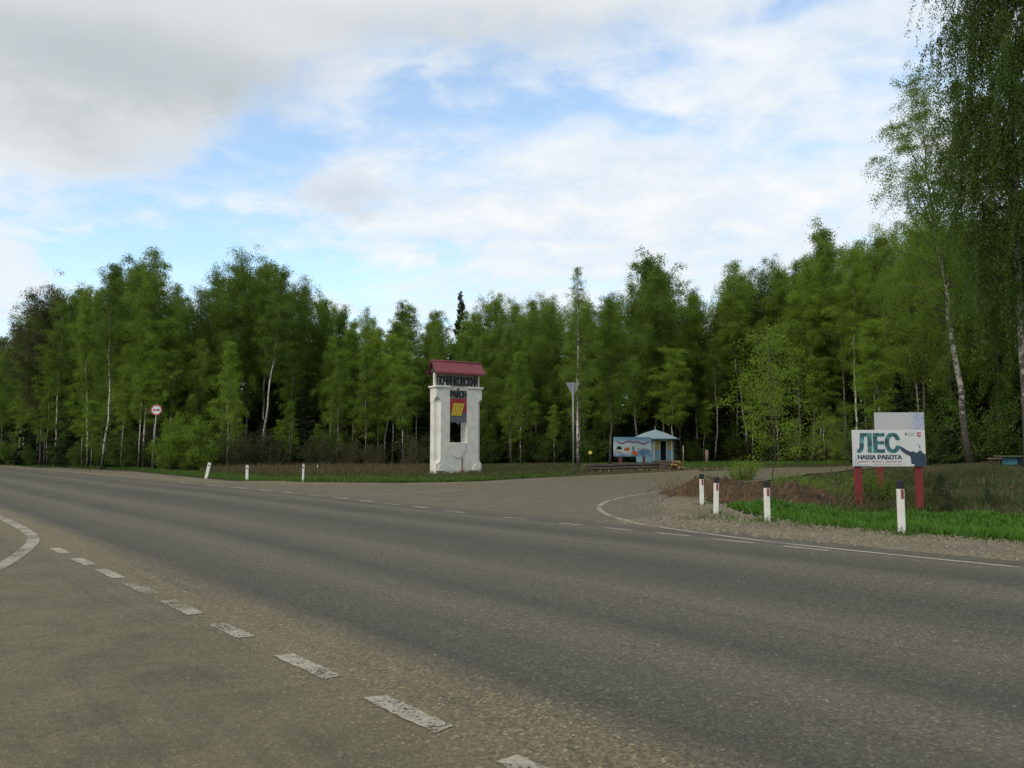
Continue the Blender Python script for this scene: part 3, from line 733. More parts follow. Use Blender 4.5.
# ------------------------------------------------------------------ guide posts
M['post_white'] = paint('weathered_white_paint', (.62, .62, .58), .6, .45, (.35, .33, .28), 5)
M['black'] = paint('black_paint', (.012, .012, .014), .85, .2)
M['red'] = paint('red_paint', (.155, .014, .018), .8, .45, (.10, .02, .02))
M['redrefl'] = paint('dull_red_reflector', (.20, .02, .025), .35, .2)
def guide_post(px, py, h, lab, tilt=0, black=True, w=.118, old=False):
    g = G(px, py); o = empty('guide_post', (g.x, g.y, g.z-.02), 0, label=lab, cat='guide post', group='white guide posts along the road')
    o.rotation_euler = (0, tilt, 0)
    bm = bmesh.new(); hw = h-(.15 if black else 0)
    box(bm, (0, 0, hw/2-.1), (w, w*.75, hw+.2), 0, .012); link('post_body', bm_mesh('post_body', bm), M['post_white'], o)
    if black:
        bm = bmesh.new(); box(bm, (0, 0, h-.075+.001), (w+.012, w*.75+.012, .15), 0, .02); link('black_top', bm_mesh('black_top', bm), M['black'], o)
        boxm('reflector', (.012, -w*.375-.006, h-.24), (.045, .012, .17), M['redrefl'], o, .003)
    else:
        bm = bmesh.new(); prism(bm, [(-w/2+.005, hw-.001), (w/2-.005, hw-.001), (w/2-.03, hw+.08), (0, hw+.02), (-w/2+.02, hw+.09)], -w*.35, w*.35)
        link('broken_top', bm_mesh('broken_top', bm), M['post_white'], o)
        boxm('dark_mark', (0, -w*.375-.004, hw-.12), (w*.5, .008, .08), M['black'], o)
guide_post(902, 535, 1.0, 'black-topped white guide post in front of the billboards')
guide_post(767.5, 522, .90, 'black-topped white guide post at the end of the lush grass, below the sapling')
guide_post(716, 514, .93, 'black-topped white guide post, second of the pair at the branch road corner', .03)
guide_post(702, 505, .93, 'black-topped white guide post, rear one of the pair nearest the log pile')
guide_post(206, 479, 1.03, 'bare white guide post leaning over beside the bright bush', .20, False, .19)
guide_post(247, 480, .86, 'upright bare white guide post between the leaning one and the thin one', 0, False, .16)
guide_post(303, 481, .84, 'thin bare white guide post standing closest to the stele', .02, False, .10)
guide_post(317.5, 472, .5, 'short grey-white marker post half hidden in the dry stalks', 0, False, .08)

def tufts():
    rng = np.random.default_rng(21); L_ = []
    for px, py, n_, r_ in [(902, 535, 90, .14), (767.5, 522, 70, .14), (716, 514, 40, .13), (702, 505, 40, .13), (206, 479, 120, .2), (247, 480, 120, .2), (303, 481, 120, .2), (573.5, 473.5, 150, .25), (152.5, 470, 150, .25), (858, 508, 120, .25), (918, 508, 120, .25)]:
        g = G(px, py)
        for k in range(n_): a = rng.uniform(0, 6.28); q = r_*(.6+abs(rng.normal(0, .7))); L_.append((g.x+q*math.cos(a), g.y+q*math.sin(a), g.z-.02))
    for k in range(900):
        n_, s_ = rng.normal(15.2, .35), rng.uniform(3, 12.5); x, y = xy(n_, s_); L_.append((x, y, hz(x, y)-.01))
    blades('weed_tufts', np.array(L_), .13, .02, M['grass2'], 22, 'small weeds and grass tufts at the feet of posts and gravel edge', 'grass', .5)
tufts()
# ------------------------------------------------------------------ text
def text_mesh(body, size, mat, parent, loc, rot, bold=0.0, sx=1, name='lettering', ext=.004, width=None, fat=0, step=.02):
    cu = bpy.data.curves.new('t', 'FONT'); cu.body = body; cu.size = size; cu.extrude = ext; cu.offset = bold; cu.resolution_u = 3
    t = bpy.data.objects.new('t', cu); C.objects.link(t)
    dg = bpy.context.evaluated_depsgraph_get(); me = bpy.data.meshes.new_from_object(t.evaluated_get(dg))
    bpy.data.objects.remove(t)
    co = np.zeros(len(me.vertices)*3); me.vertices.foreach_get('co', co); co = co.reshape(-1, 3)
    mn, mx = co.min(0), co.max(0)
    co[:, 0] -= (mn[0]+mx[0])/2; co[:, 1] -= mn[1]
    h = mx[1]-mn[1]; co[:, 1] *= size/h
    k = sx if width is None else width/(mx[0]-mn[0])
    co[:, 0] *= k
    if fat:
        bm = bmesh.new()
        for q in range(-fat, fat+1):
            m2 = me.copy(); c2 = co.copy(); c2[:, 0] += q*step; c2[:, 2] += abs(q)*.0006+(.0003 if q > 0 else 0); m2.vertices.foreach_set('co', c2.reshape(-1)); bm.from_mesh(m2)
        bm.to_mesh(me); bm.free()
    else: me.vertices.foreach_set('co', co.reshape(-1))
    me.materials.clear()
    o = link(name, me, mat, parent); o.location = loc; o.rotation_euler = rot; return o
UP = (R(90), 0, 0)

# ------------------------------------------------------------------ stele
M['plaster'] = paint('whitewashed_plaster', (.60, .60, .55), .85, .7, (.40, .39, .33), 2.2)
M['maroon'] = paint('maroon_metal_tile', (.16, .028, .042), .5, .3)
M['dark_wood'] = paint('dark_boards', (.03, .026, .024), .8)
M['cream'] = paint('pale_board', (.50, .50, .45), .8, .4)
M['letter'] = paint('black_letters', (.012, .014, .014), .5)
M['shield_red'] = paint('shield_red', (.26, .014, .022), .5); M['shield_grey'] = paint('shield_grey', (.09, .10, .11), .5); M['shield_yellow'] = paint('shield_yellow', (.48, .35, .025), .5)
M['brick'] = paint('exposed_brick', (.20, .12, .09), .95, .7, (.1, .07, .06), 8)
def boolean(me, cutters, union=False):
    a = bpy.data.objects.new('a', me); C.objects.link(a)
    cs = []
    for c in cutters:
        b = bpy.data.objects.new('b', c); C.objects.link(b); cs.append(b)
        md = a.modifiers.new('m', 'BOOLEAN'); md.object = b; md.operation = 'DIFFERENCE'; md.solver = 'EXACT'
    dg = bpy.context.evaluated_depsgraph_get(); r = bpy.data.meshes.new_from_object(a.evaluated_get(dg))
    for b in cs: bpy.data.objects.remove(b)
    bpy.data.objects.remove(a); return r
def capsule(x, y, z0, z1, r):
    bm = bmesh.new(); seg = 20; prof = [(0.0, z0)]
    for k in range(1, 7): t = k/6*math.pi/2; prof.append((r*math.sin(t), z0+r-r*math.cos(t)))
    for k in range(0, 6): t = k/6*math.pi/2; prof.append((r*math.cos(t), z1-r+r*math.sin(t)))
    prof.append((0.0, z1)); rings = []
    for pr, z in prof:
        if pr == 0: rings.append([bm.verts.new((x, y, z))])
        else: rings.append([bm.verts.new((x+pr*math.cos(2*math.pi*i/seg+.07), y+pr*math.sin(2*math.pi*i/seg+.07), z)) for i in range(seg)])
    for a, b in zip(rings, rings[1:]):
        for i in range(seg):
            j = (i+1) % seg
            if len(a) == 1: bm.faces.new((a[0], b[j], b[i]))
            elif len(b) == 1: bm.faces.new((a[i], a[j], b[0]))
            else: bm.faces.new((a[i], a[j], b[j], b[i]))
    return bm_mesh('cut', bm)
def stele():
    th = R(33); L = 3.42; D = .85
    c0 = G(429.5, 475.2)
    u = Vector((math.cos(th), math.sin(th))); d = Vector((-math.sin(th), math.cos(th)))
    # left-most silhouette point is the rear-left corner; front-left corner at local (-L/2, -D/2)
    rl = Vector((c0.x, c0.y)); ctr = rl+u*L/2-d*D/2
    o = empty('roadside_stele', (ctr.x, ctr.y, 0), th, label='tall white roadside stele with maroon roof, black letters and a shield', cat='monument')
    Ht = 5.78
    a0, a1 = -.70, .60      # opening along x
    pl = [(-L/2+.03, -.05), (L/2-.03, -.05), (L/2-.03, Ht-1.15), (L/2, Ht-1.0), (L/2, Ht-.12), (a1, Ht-.12), (a1, 2.12), (a0, 2.12), (a0, Ht-.12), (-L/2, Ht-.12), (-L/2, Ht-1.0), (-L/2+.03, Ht-1.15)]
    bm = bmesh.new(); prism(bm, pl, -D/2, D/2); body = bm_mesh('body', bm)
    cut = [capsule(-L/2+.02, -D/2-.02, .75, Ht-.75, .33), capsule(L/2-.02, -D/2-.02, .75, Ht-.85, .26)]
    me = boolean(body, cut); me.materials.clear()
    link('pillar_wall', me, M['plaster'], o)
    # cornice caps
    boxm('cornice', ((-L/2+a0)/2-.03, 0, Ht-.06), (L/2+a0+.14, D+.16, .13), M['plaster'], o, .02)
    boxm('cornice', ((L/2+a1)/2+.03, 0, Ht-.06), (L/2-a1+.14, D+.16, .13), M['plaster'], o, .02)
    # rounded apron plaque under the opening
    pts = [(a0-.03, 2.10), (a1-.1, 2.10)]+[((a0+a1)/2-.06+.53*math.cos(t), 1.72-.60*math.sin(t)) for t in [k*math.pi/12 for k in range(13)]]
    prismm('plaque', pts, -D/2-.05, -D/2+.01, M['plaster'], o)
    boxm('metal_rod', (.20, -D/2-.04, .62), (.06, .05, 1.0), M['brick'], o); boxm('broken_base', (.2, -D/2-.05, .17), (.34, .12, .3), M['brick'], o, .04)
    for x in (-L/2+.42, L/2-.42):
        bm = bmesh.new(); pts = [(x+.26*math.cos(t), .3+.42*math.sin(t)) for t in [k*math.pi/10 for k in range(11)]]; prism(bm, pts, -D/2-.07, -D/2+.02)
        link('round_stop', bm_mesh('round_stop', bm), M['plaster'], o)
        boxm('chipped_plaster', (x-.15, -D/2-.075, .24), (.5, .03, .12), M['brick'], o)
    # plinth
    boxm('plinth', (0, 0, .04), (L+.12, D+.14, .2), M['plaster'], o, .03)
    # letter board under roof
    boxm('letter_board', (0, -.05, (Ht+6.58)/2+.01), (L-.18, .10, 6.6-Ht), M['cream'], o)
    text_mesh('ПОЧИНКОВСКИЙ', .80, M['letter'], o, (0.02, -.05-.055-.02, Ht+.05), UP, .016, name='lettering', width=L-.38, fat=2, step=.013)
    boxm('rail', (0, -.1, 6.63), (L-.1, .3, .09), M['dark_wood'], o)
    for x in (-L/2+.08, L/2-.08): boxm('corner_post', (x, -.03, (Ht+6.63)/2), (.11, .22, 6.63-Ht), M['plaster'], o)
    # second row board + shield in the opening
    xc = (a0+a1)/2
    boxm('letter_board', (xc, -D/2+.1, Ht-.42), (a1-a0-.01, .08, .74), M['cream'], o)
    text_mesh('РАЙОН', .66, M['letter'], o, (xc, -D/2+.045, Ht-.78), UP, .016, name='lettering', width=a1-a0-.14, fat=2, step=.018)
    top, bot = Ht-.80, Ht-2.35; y0 = -D/2+.02; xa, xb = a0-.02+.03, a1-.06
    sh = prismm('shield', [(xa, top), (xb, top), (xb, bot), (xc+.16, bot), (xc-.02, bot-.16), (xc-.2, bot), (xa, bot)], y0+.01, y0+.07, M['shield_grey'], o)
    prismm('red_field', [(xa+.01, top-.01), (xb-.01, top-.01), (xb-.01, top-.95), (xa+.01, top-.95)], y0-.005, y0+.009, M['shield_red'], sh)
    prismm('yellow_field', [(xa+.26, top-.30), (xb-.16, top-.30), (xb-.40, top-1.12), (xa+.10, top-1.12)], y0-.02, y0-.006, M['shield_yellow'], sh)
    for k in range(1, 4):
        x = xa+.26+(xb-xa-.42)*k/4; prismm('red_stripe', [(x-.012, top-.31), (x+.012, top-.31), (x-.17, top-1.11), (x-.195, top-1.11)], y0-.024, y0-.021, M['shield_red'], sh)
    # roof: gable with tile ribs
    e, rg = 6.64, 7.40; hx = L/2+.16; hy = .62
    bm = bmesh.new(); nrib = 19
    for sgn in (-1, 1):
        rows_ = []
        nr = 5
        for r_ in range(nr*2+1):
            t = r_/(nr*2); row = []
            for i in range(nrib*4+1):
                x = -hx+2*hx*i/(nrib*4); w = .025*math.cos(i*math.pi/2)
                stp = .03*(((r_ % 2) == 1))
                row.append(bm.verts.new((x, sgn*hy*t, rg-(rg-e)*t+w+stp)))
            rows_.append(row)
        for a, b in zip(rows_, rows_[1:]):
            for i in range(len(a)-1): bm.faces.new((a[i], a[i+1], b[i+1], b[i]))
    r = link('roof', bm_mesh('roof', bm), M['maroon'], o)
    md = r.modifiers.new('s', 'SOLIDIFY'); md.thickness = .03
    tubem('ridge_cap', [(-hx-.02, 0, rg+.03), (hx+.02, 0, rg+.03)], .055, 8, M['maroon'], o)
    for sx_ in (-1, 1):
        prismm('gable_board', [(-hy+.08, e+.02), (hy-.08, e+.02), (0, rg-.05)], -.02, .02, M['dark_wood'], o).matrix_local = Matrix.Translation((sx_*(hx-.2), 0, 0)) @ Matrix.Rotation(R(90), 4, 'Z')
    for sy in (-1, 1): boxm('fascia', (0, sy*(hy-.015), e-.03), (2*hx-.02, .03, .13), M['maroon'], o)
stele()

# ------------------------------------------------------------------ traffic signs
M['galv'] = paint('galvanised_metal', (.21, .22, .225), .5, .3, (.2, .2, .2), 4, .3)
M['signwhite'] = paint('sign_white', (.62, .64, .64), .4, .15); M['signred'] = paint('sign_red', (.42, .02, .035), .4, .15)
def disc(bm, r0, r1, y0, y1, seg=32, cx=0, cz=0):
    for i in range(seg):
        a, b = 2*math.pi*i/seg, 2*math.pi*(i+1)/seg
        def q(r, t, y): return bm.verts.new((cx+r*math.cos(t), y, cz+r*math.sin(t)))
        if r0 == 0:
            bm.faces.new((q(0, 0, y0), q(r1, a, y0), q(r1, b, y0))); bm.faces.new((q(0, 0, y1), q(r1, b, y1), q(r1, a, y1)))
        else:
            bm.faces.new((q(r0, a, y0), q(r1, a, y0), q(r1, b, y0), q(r0, b, y0)))
        bm.faces.new((q(r1, a, y0), q(r1, a, y1), q(r1, b, y1), q(r1, b, y0)))
    bmesh.ops.remove_doubles(bm, verts=bm.verts, dist=1e-5)
def round_sign():
    g = G(152.5, 470); top = P(152.5, 410, g.y).z-g.z
    o = empty('round_sign', (g.x, g.y, g.z), R(15), label='round red-rimmed no-overtaking sign on a tall thin grey post', cat='road sign')
    tubem('post', [(0, 0, -.2), (.1, 0, top*.6), (.16, 0, top+.3)], .04, 10, M['galv'], o)
    bm = bmesh.new(); disc(bm, 0, .48, -.075, -.05); f = link('sign_plate', bm_mesh('sign_plate', bm), M['signwhite'], o); f.location = (.155, 0, top)
    bm = bmesh.new(); disc(bm, .37, .47, -.079, -.077); r = link('red_rim', bm_mesh('red_rim', bm), M['signred'], f)
    for cx, m in ((-.16, M['signred']), (.15, M['black'])):
        prismm('car_symbol', [(cx-.14, -.07), (cx+.14, -.07), (cx+.14, .02), (cx+.09, .03), (cx+.06, .10), (cx-.06, .10), (cx-.09, .03), (cx-.14, .02)], -.081, -.077, m, f)
    boxm('bracket', (.15, -.045, top), (.1, .03, .5), M['galv'], o)
round_sign()
def yield_back():
    g = G(573.5, 473.5); top = P(573, 382.5, g.y).z-g.z
    o = empty('triangular_sign', (g.x, g.y, g.z), R(8), label='grey back of a downward-pointing triangular sign on a tall post', cat='road sign')
    tubem('post', [(0, 0, -.2), (0, 0, top+.02)], .055, 10, M['galv'], o)
    w = .47; z = top
    pl = prismm('sign_plate', [(-w+.05, z), (w-.05, z), (w, z-.03), (w-.02, z-.08), (.05, z-.80), (-.05, z-.80), (-w+.02, z-.08), (-w, z-.03)], .06, .075, M['galv'], o)
    for dz in (-.15, -.45): boxm('bracket', (0, .05, z+dz), (.3 if dz > -.3 else .2, .03, .05), M['galv'], o)
yield_back()

# ------------------------------------------------------------------ billboards
def m_teal():
    m, nt, b = newmat('teal_photo_letters'); v = objc(nt)
    c = ramp(nt, noise(nt, v, 5, 4, .7), [(.35, (.012, .03, .045)), (.5, (.02, .09, .10)), (.6, (.06, .22, .23)), (.75, (.25, .36, .36))]); nt.links.new(c, b.inputs['Base Color']); b.inputs['Roughness'].default_value = .5
    return m
M['teal'] = m_teal(); M['navy'] = paint('navy_print', (.015, .03, .06), .5, .5, (.03, .05, .08), 8); M['board'] = paint('board_white', (.50, .52, .52), .45, .5, (.36, .38, .38), 3)
M['greyprint'] = paint('faded_grey_print', (.36, .38, .42), .5, .5, (.28, .31, .36), 3); M['redprint'] = paint('red_print', (.35, .03, .05), .5)
def skyprint():
    m, nt, b = newmat('faded_poster'); v = objc(nt)
    sep = nt.nodes.new('ShaderNodeSeparateXYZ'); nt.links.new(v, sep.inputs[0])
    f = mathn(nt, 'ADD', mathn(nt, 'MULTIPLY', sep.outputs[0], .9), mathn(nt, 'MULTIPLY', mathn(nt, 'SUBTRACT', noise(nt, mapping(nt, v, scale=(1, 1, 2)), 4, 5, .7), .5), 1.5))
    c = ramp(nt, f, [(.2, (.38, .39, .40)), (.5, (.34, .37, .43)), (.62, (.20, .27, .40)), (.8, (.4, .42, .46)), (.95, (.10, .16, .28))]); nt.links.new(c, b.inputs['Base Color']); b.inputs['Roughness'].default_value = .45
    return m
def billboards():
    g = G(858, 508); g2_ = G(918, 508.5); Y = (g.y+g2_.y)/2
    tl = P(852.5, 430, Y); br = P(925, 466.5, Y); W = br.x-tl.x; zc = (tl.z+br.z)/2; Hh = tl.z-br.z; xc = (tl.x+br.x)/2; zb = g.z
    o = empty('billboard', (xc, Y, zb), R(-3), label='white billboard reading ЛЕС НАША РАБОТА on two red posts', cat='billboard', group=None)
    zl = zc-zb
    boxm('panel', (0, 0, zl), (W, .06, Hh), M['board'], o, .006)
    for px in (858.5-852.5, 919-852.5):
        x = px/72.5*W-W/2; boxm('post', (x, .10, (zl+Hh/2)*.5-.1), (.2, .14, zl+Hh*.5-.15), M['red'], o, .01)
    f = -.035
    def X(px): return (px-25)/(870-25)*W-W/2      # crop coords of the zoomed board
    def Z(py): return zl+Hh/2-(py-292)/(718-292)*Hh
    text_mesh('ЛЕС', Z(325)-Z(560), M['teal'], o, (X(325), f, Z(560)), UP, .016, name='large_lettering', width=X(570)-X(82), ext=.002, fat=1, step=.02)
    text_mesh('НАША РАБОТА', Z(582)-Z(636), M['navy'], o, (X(335), f, Z(636)), UP, .0028, name='lettering', width=X(590)-X(80), ext=.002, fat=1, step=.007)
    text_mesh('ДОБРОТА · ПРОСТОТА · МАСТЕРСТВО', Z(654)-Z(672), M['redprint'], o, (X(335), f, Z(672)), UP, .0006, name='small_lettering', width=X(590)-X(85), ext=.002)
    text_mesh('производство · лесовосстановление', Z(684)-Z(702), M['greyprint'], o, (X(425), f, Z(702)), UP, 0, name='small_lettering', width=X(595)-X(260), ext=.002)
    def pr(name, pts, m, dy=0): return prismm(name, [(X(a), Z(b)) for a, b in pts], f-.004-dy, f, M[m], o)
    pr('printed_worker', [(570, 500), (585, 483), (640, 520), (700, 548), (715, 540), (735, 545), (760, 560), (790, 540), (800, 528), (818, 535), (835, 562), (866, 575), (866, 714), (735, 714), (728, 690), (700, 688), (690, 600), (640, 575), (590, 540)], 'navy')
    pr('printed_cap', [(770, 455), (790, 462), (805, 480), (808, 500), (795, 505), (800, 480), (785, 466)], 'navy')
    pr('printed_paper', [(695, 692), (730, 690), (732, 714), (700, 714)], 'board', .002)
    pr('logo', [(780, 320), (820, 320), (820, 333), (795, 333), (795, 355), (820, 355), (820, 370), (780, 370)], 'redprint')
    pr('logo', [(640, 325), (655, 325), (658, 345), (648, 355), (638, 345)], 'navy')
    text_mesh('лесхоз', Z(325)-Z(340), M['greyprint'], o, (X(710), f, Z(342)), UP, 0, name='small_lettering', width=X(750)-X(672), ext=.002)
    text_mesh('район', Z(346)-Z(358), M['greyprint'], o, (X(705), f, Z(360)), UP, 0, name='small_lettering', width=X(735)-X(672), ext=.002)
    pr('leafy_print', [(30, 690), (55, 600), (70, 650), (85, 680), (120, 690), (180, 690), (230, 700), (225, 712), (30, 714)], 'greyprint')
    # rear billboard
    Y2 = Y+7.5; tl = P(874.5, 412.5, Y2); br = P(924.5, 449, Y2); W2 = br.x-tl.x; x2 = (tl.x+br.x)/2; zg = hz(x2, Y2); zt = tl.z-zg; H2 = W2*.5*1.15
    o2 = empty('billboard', (x2, Y2, zg), R(-3), label='grey faded blue-white billboard standing behind the lettered one', cat='billboard')
    boxm('panel', (0, 0, zt-H2/2), (W2, .06, H2), M['greyprint'], o2, .006)
    bm = bmesh.new(); box(bm, (0, -.034, zt-H2/2), (W2-.06, .006, H2-.06)); link('poster', bm_mesh('poster', bm), skyprint(), o2)
    for px in (881, 918):
        x = P(px, 450, Y2).x-x2; boxm('post', (x, .10, (zt-.3)/2-.1), (.22, .14, zt-.1), M['red'], o2, .01)
billboards()

# ------------------------------------------------------------------ pavilion, mural board
M['blue'] = paint('pale_blue_paint', (.14, .27, .36), .6, .5, (.10, .18, .25), 2); M['roofblue'] = paint('pale_blue_roof', (.27, .35, .38), .5, .4)
M['yellow'] = paint('yellow_panel', (.30, .25, .05), .6, .5, (.2, .16, .04)); M['orange'] = paint('orange_panel', (.40, .10, .02), .6, .6, (.3, .2, .05)); M['teald'] = paint('teal_trim', (.08, .22, .22), .6)
M['inside'] = paint('dark_interior', (.05, .045, .04), .9); M['palewood'] = paint('pale_trim', (.45, .48, .46), .6)
def pavilion():
    Y = 75; g = G(656, 464); x = P(656, 460, g.y).x; Y = g.y+1.8; x = (655-512)/F*Y; zg = hz(x, Y)
    sc = Y/F; w = 40*sc/2; hw = P(656, 438.5, Y-1.7).z-zg; ha = P(656, 429.5, Y).z-zg
    o = empty('pavilion', (x, Y, zg), 0, label='pale blue hexagonal wooden pavilion with low pointed roof at forest edge', cat='pavilion')
    # hexagon with one face (door) turned slightly to the right-front
    N = 6; rot = R(-90+14); Rr = w*1.02
    ang = [rot+math.pi/N+i*2*math.pi/N for i in range(N)]
    co = [Vector((Rr*math.cos(a), Rr*math.sin(a), 0)) for a in ang]
    boxm('floor_slab', (0, 0, 0), (w*1.5, w*1.5, .16), M['inside'], o)
    def wall(i, a, b, z0, z1, name, mat, off=0, th=.06, par=o):
        p, q = co[i], co[(i+1) % N]; d = (q-p); nrm = Vector((d.y, -d.x, 0)).normalized(); m = p+d*((a+b)/2)+nrm*off
        ln = d.length*(b-a); return boxm(name, (m.x, m.y, (z0+z1)/2), (ln, th, z1-z0), mat, par, 0, math.atan2(d.y, d.x))
    door = N-1            # face centred on rot
    for i in range(N):
        if i == door:
            wall(i, .0, .08, 0, hw, 'door_post', M['palewood'], 0, .1); wall(i, .92, 1, 0, hw, 'door_post', M['palewood'], 0, .1)
            for a, b in ((.08, .33), (.70, .92)):
                wall(i, a, b, 0, hw*.55, 'wall', M['blue']); wall(i, a, b, hw*.55+.003, hw*.93, 'yellow_panel', M['yellow'])
            for a, b in ((.33, .36), (.67, .70)): wall(i, a, b, 0, hw*.9, 'door_jamb', M['palewood'], .01, .08)
            wall(i, .33, .70, hw*.9+.002, hw*.97, 'lintel', M['palewood'], .012, .08)
        else:
            wall(i, 0.02, .98, 0, hw*.98, 'wall', M['blue'])
            if i != (door+3) % N:
                wl = wall(i, .2, .8, hw*.52, hw*.88, 'painted_window', M['orange'], .045, .03)
                for a, b in ((.17, .2), (.8, .83)): wall(i, a, b, hw*.48, hw*.92, 'window_frame', M['teald'], .05, .04)
                wall(i, .17, .83, hw*.885, hw*.925, 'window_frame', M['teald'], .05, .04)
    boxm('bench', (0, .55, .45), (1.6, .4, .06), M['orange'], o); boxm('backboard', (0.05, 1.0, .9), (1.0, .04, .5), M['orange'], o)
    bm = bmesh.new(); Re = Rr*1.28; ring = [(Re*math.cos(a), Re*math.sin(a), hw) for a in ang]; r2 = [(Re*.5*math.cos(a), Re*.5*math.sin(a), hw+(ha-hw)*.58) for a in ang]
    A = [bm.verts.new(p) for p in ring]; B = [bm.verts.new(p) for p in r2]; T = bm.verts.new((0, 0, ha)); L_ = [bm.verts.new((p[0], p[1], p[2]-.1)) for p in ring]
    for i in range(N):
        j = (i+1) % N; bm.faces.new((A[i], A[j], B[j], B[i])); bm.faces.new((B[i], B[j], T)); bm.faces.new((L_[i], L_[j], A[j], A[i]))
    bm.faces.new(L_[::-1]); rf = link('roof', bm_mesh('roof', bm), M['roofblue'], o)
    tubem('finial', [(0, 0, ha-.05), (0, 0, ha+.3)], [.05, .02], 6, M['roofblue'], rf)
    for i in range(N):
        j = (i+1) % N; tubem('eave_trim', [Vector(ring[i])-Vector((0, 0, .05)), Vector(ring[j])-Vector((0, 0, .05))], .06, 4, M['teald'], rf)
pavilion()
def m_mural():
    m, nt, b = newmat('mural_sky'); v = objc(nt); sep = nt.nodes.new('ShaderNodeSeparateXYZ'); nt.links.new(v, sep.inputs[0])
    f = mathn(nt, 'ADD', mathn(nt, 'MULTIPLY', mathn(nt, 'ADD', sep.outputs[2], .8), .38), mathn(nt, 'MULTIPLY', mathn(nt, 'SUBTRACT', noise(nt, v, 1.5, 5, .7), .5), .5))
    c = ramp(nt, f, [(.0, (.10, .17, .28)), (.16, (.42, .45, .46)), (.34, (.40, .48, .48)), (.6, (.12, .26, .40))]); nt.links.new(c, b.inputs['Base Color']); b.inputs['Roughness'].default_value = .6
    return m
def mural_board():
    Y = 69.5; a = P(613.2, 437, Y); b = P(651.5, 456.5, Y); W = b.x-a.x; Hh = a.z-b.z; x = (a.x+b.x)/2; zg = hz(x, Y)
    o = empty('mural_board', (x, Y, zg), R(4), label='painted mural board with red ribbon on blue sky beside the pavilion', cat='notice board')
    zc = (a.z+b.z)/2-zg; bm = bmesh.new(); box(bm, (0, 0, 0), (W, .08, Hh)); p = link('panel', bm_mesh('panel', bm), m_mural(), o); p.location = (0, 0, zc)
    for px in (620.3, 644.3): boxm('post', ((px-613.2)/38.3*W-W/2, .12, zc/2), (.28 if px < 630 else .2, .15, zc+.1), M['redd'], o, .01)
    def X(u): return (u-148)/(585-148)*W-W/2
    def Z(v): return Hh/2-(v-192)/(408-192)*Hh
    def pr(name, pts, m, dy=0): return prismm(name, [(X(s), Z(t)) for s, t in pts], -.05-dy, -.039, m, p)
    def rib(name, pts, w, m):
        V = []; 
        up = [(s, t-w/2) for s, t in pts]; dn = [(s, t+w/2) for s, t in pts][::-1]; pr(name, up+dn, m)
    R1 = paint('ribbon_red', (.20, .02, .03), .6)
    rib('ribbon', [(185, 238), (215, 262), (260, 262), (300, 243), (345, 240), (370, 255), (400, 244), (440, 250), (480, 268), (530, 262), (560, 240)], 13, R1)
    pr('painted_figure', [(352, 350), (400, 345), (425, 365), (440, 385), (410, 397), (370, 390), (350, 372)], M['orange'])
    pr('painted_figure', [(272, 310), (330, 308), (340, 335), (300, 352), (270, 340)], M['orange'])
    pr('painted_figure', [(180, 332), (185, 305), (212, 288), (240, 305), (245, 332)], M['black'])
    pr('painted_figure', [(182, 334), (245, 334), (240, 358), (190, 356)], M['palewood'])
    pr('painted_figure', [(360, 300), (385, 290), (395, 340), (362, 344)], M['teald'])
    rib('ribbon', [(155, 335), (175, 355), (240, 362)], 8, R1); rib('ribbon', [(420, 322), (480, 328), (550, 318)], 6, R1)
    pr('painted_water', [(420, 345), (500, 330), (575, 335), (575, 380), (480, 390), (445, 384)], paint('water_blue', (.05, .12, .25), .6, .6, (.2, .3, .4), 3))
M['redd'] = paint('dark_red_post', (.14, .03, .035), .7)
mural_board()

# ------------------------------------------------------------------ logs
M['logbark'] = m_bark('log_bark', (.13, .095, .07), (.04, .03, .022), .5); M['cut'] = paint('cut_wood', (.40, .23, .07), .8, .7, (.2, .11, .05), 6)
def log(a, b, r, lab, grp):
    a = Vector(a); b = Vector(b)
    o = empty('log', a, label=lab, cat='log', group=grp)
    d = b-a; n = 7; pts = [d*(k/n)+Vector((0, math.sin(k*1.3)*.02, math.sin(k*2.1)*.015)) for k in range(n+1)]
    tubem('bark', pts, [r*(1-.15*k/n) for k in range(n+1)], 12, M['logbark'], o)
    for p, s, rr in ((pts[0], -1, r), (pts[-1], 1, r*.85)):
        dd = d.normalized(); tubem('cut_end', [p+dd*s*.001, p+dd*s*.012], rr*.93, 12, M['cut'], o)
def lpt(px, Y, dz): x = (px-512)/F*Y; return (x, Y, hz(x, Y)+dz)
log(lpt(582, 59.2, .10), lpt(662, 60.0, .11), .115, 'long dark log lying lowest, in front of the others beside the triangular sign', None)
log(lpt(584, 60.0, .30), lpt(664, 60.4, .34), .115, 'long log lying on top of the low stack beside the road', None)
log(lpt(588, 60.4, .10), lpt(666, 61.0, .11), .12, 'long log partly hidden behind the low stack', None)
i = 0
for row, cnt_ in enumerate((5, 4, 3)):
    for k in range(cnt_):
        px = 670.5+k*2.9+row*1.4; Y = 58.6+random.uniform(0, .3); rd = random.uniform(.085, .13); Y += random.uniform(-.25, .35); p = lpt(px+random.uniform(-.4, .4), Y, .11+row*.19+random.uniform(-.02, .02)); q = lpt(px-14-random.uniform(-4, 7), Y+2.2+random.uniform(-.7, .9), .12+row*.18)
        log(p, q, rd, 'short log with yellow sawn end in the heap near the pavilion', 'short logs heaped near the pavilion')
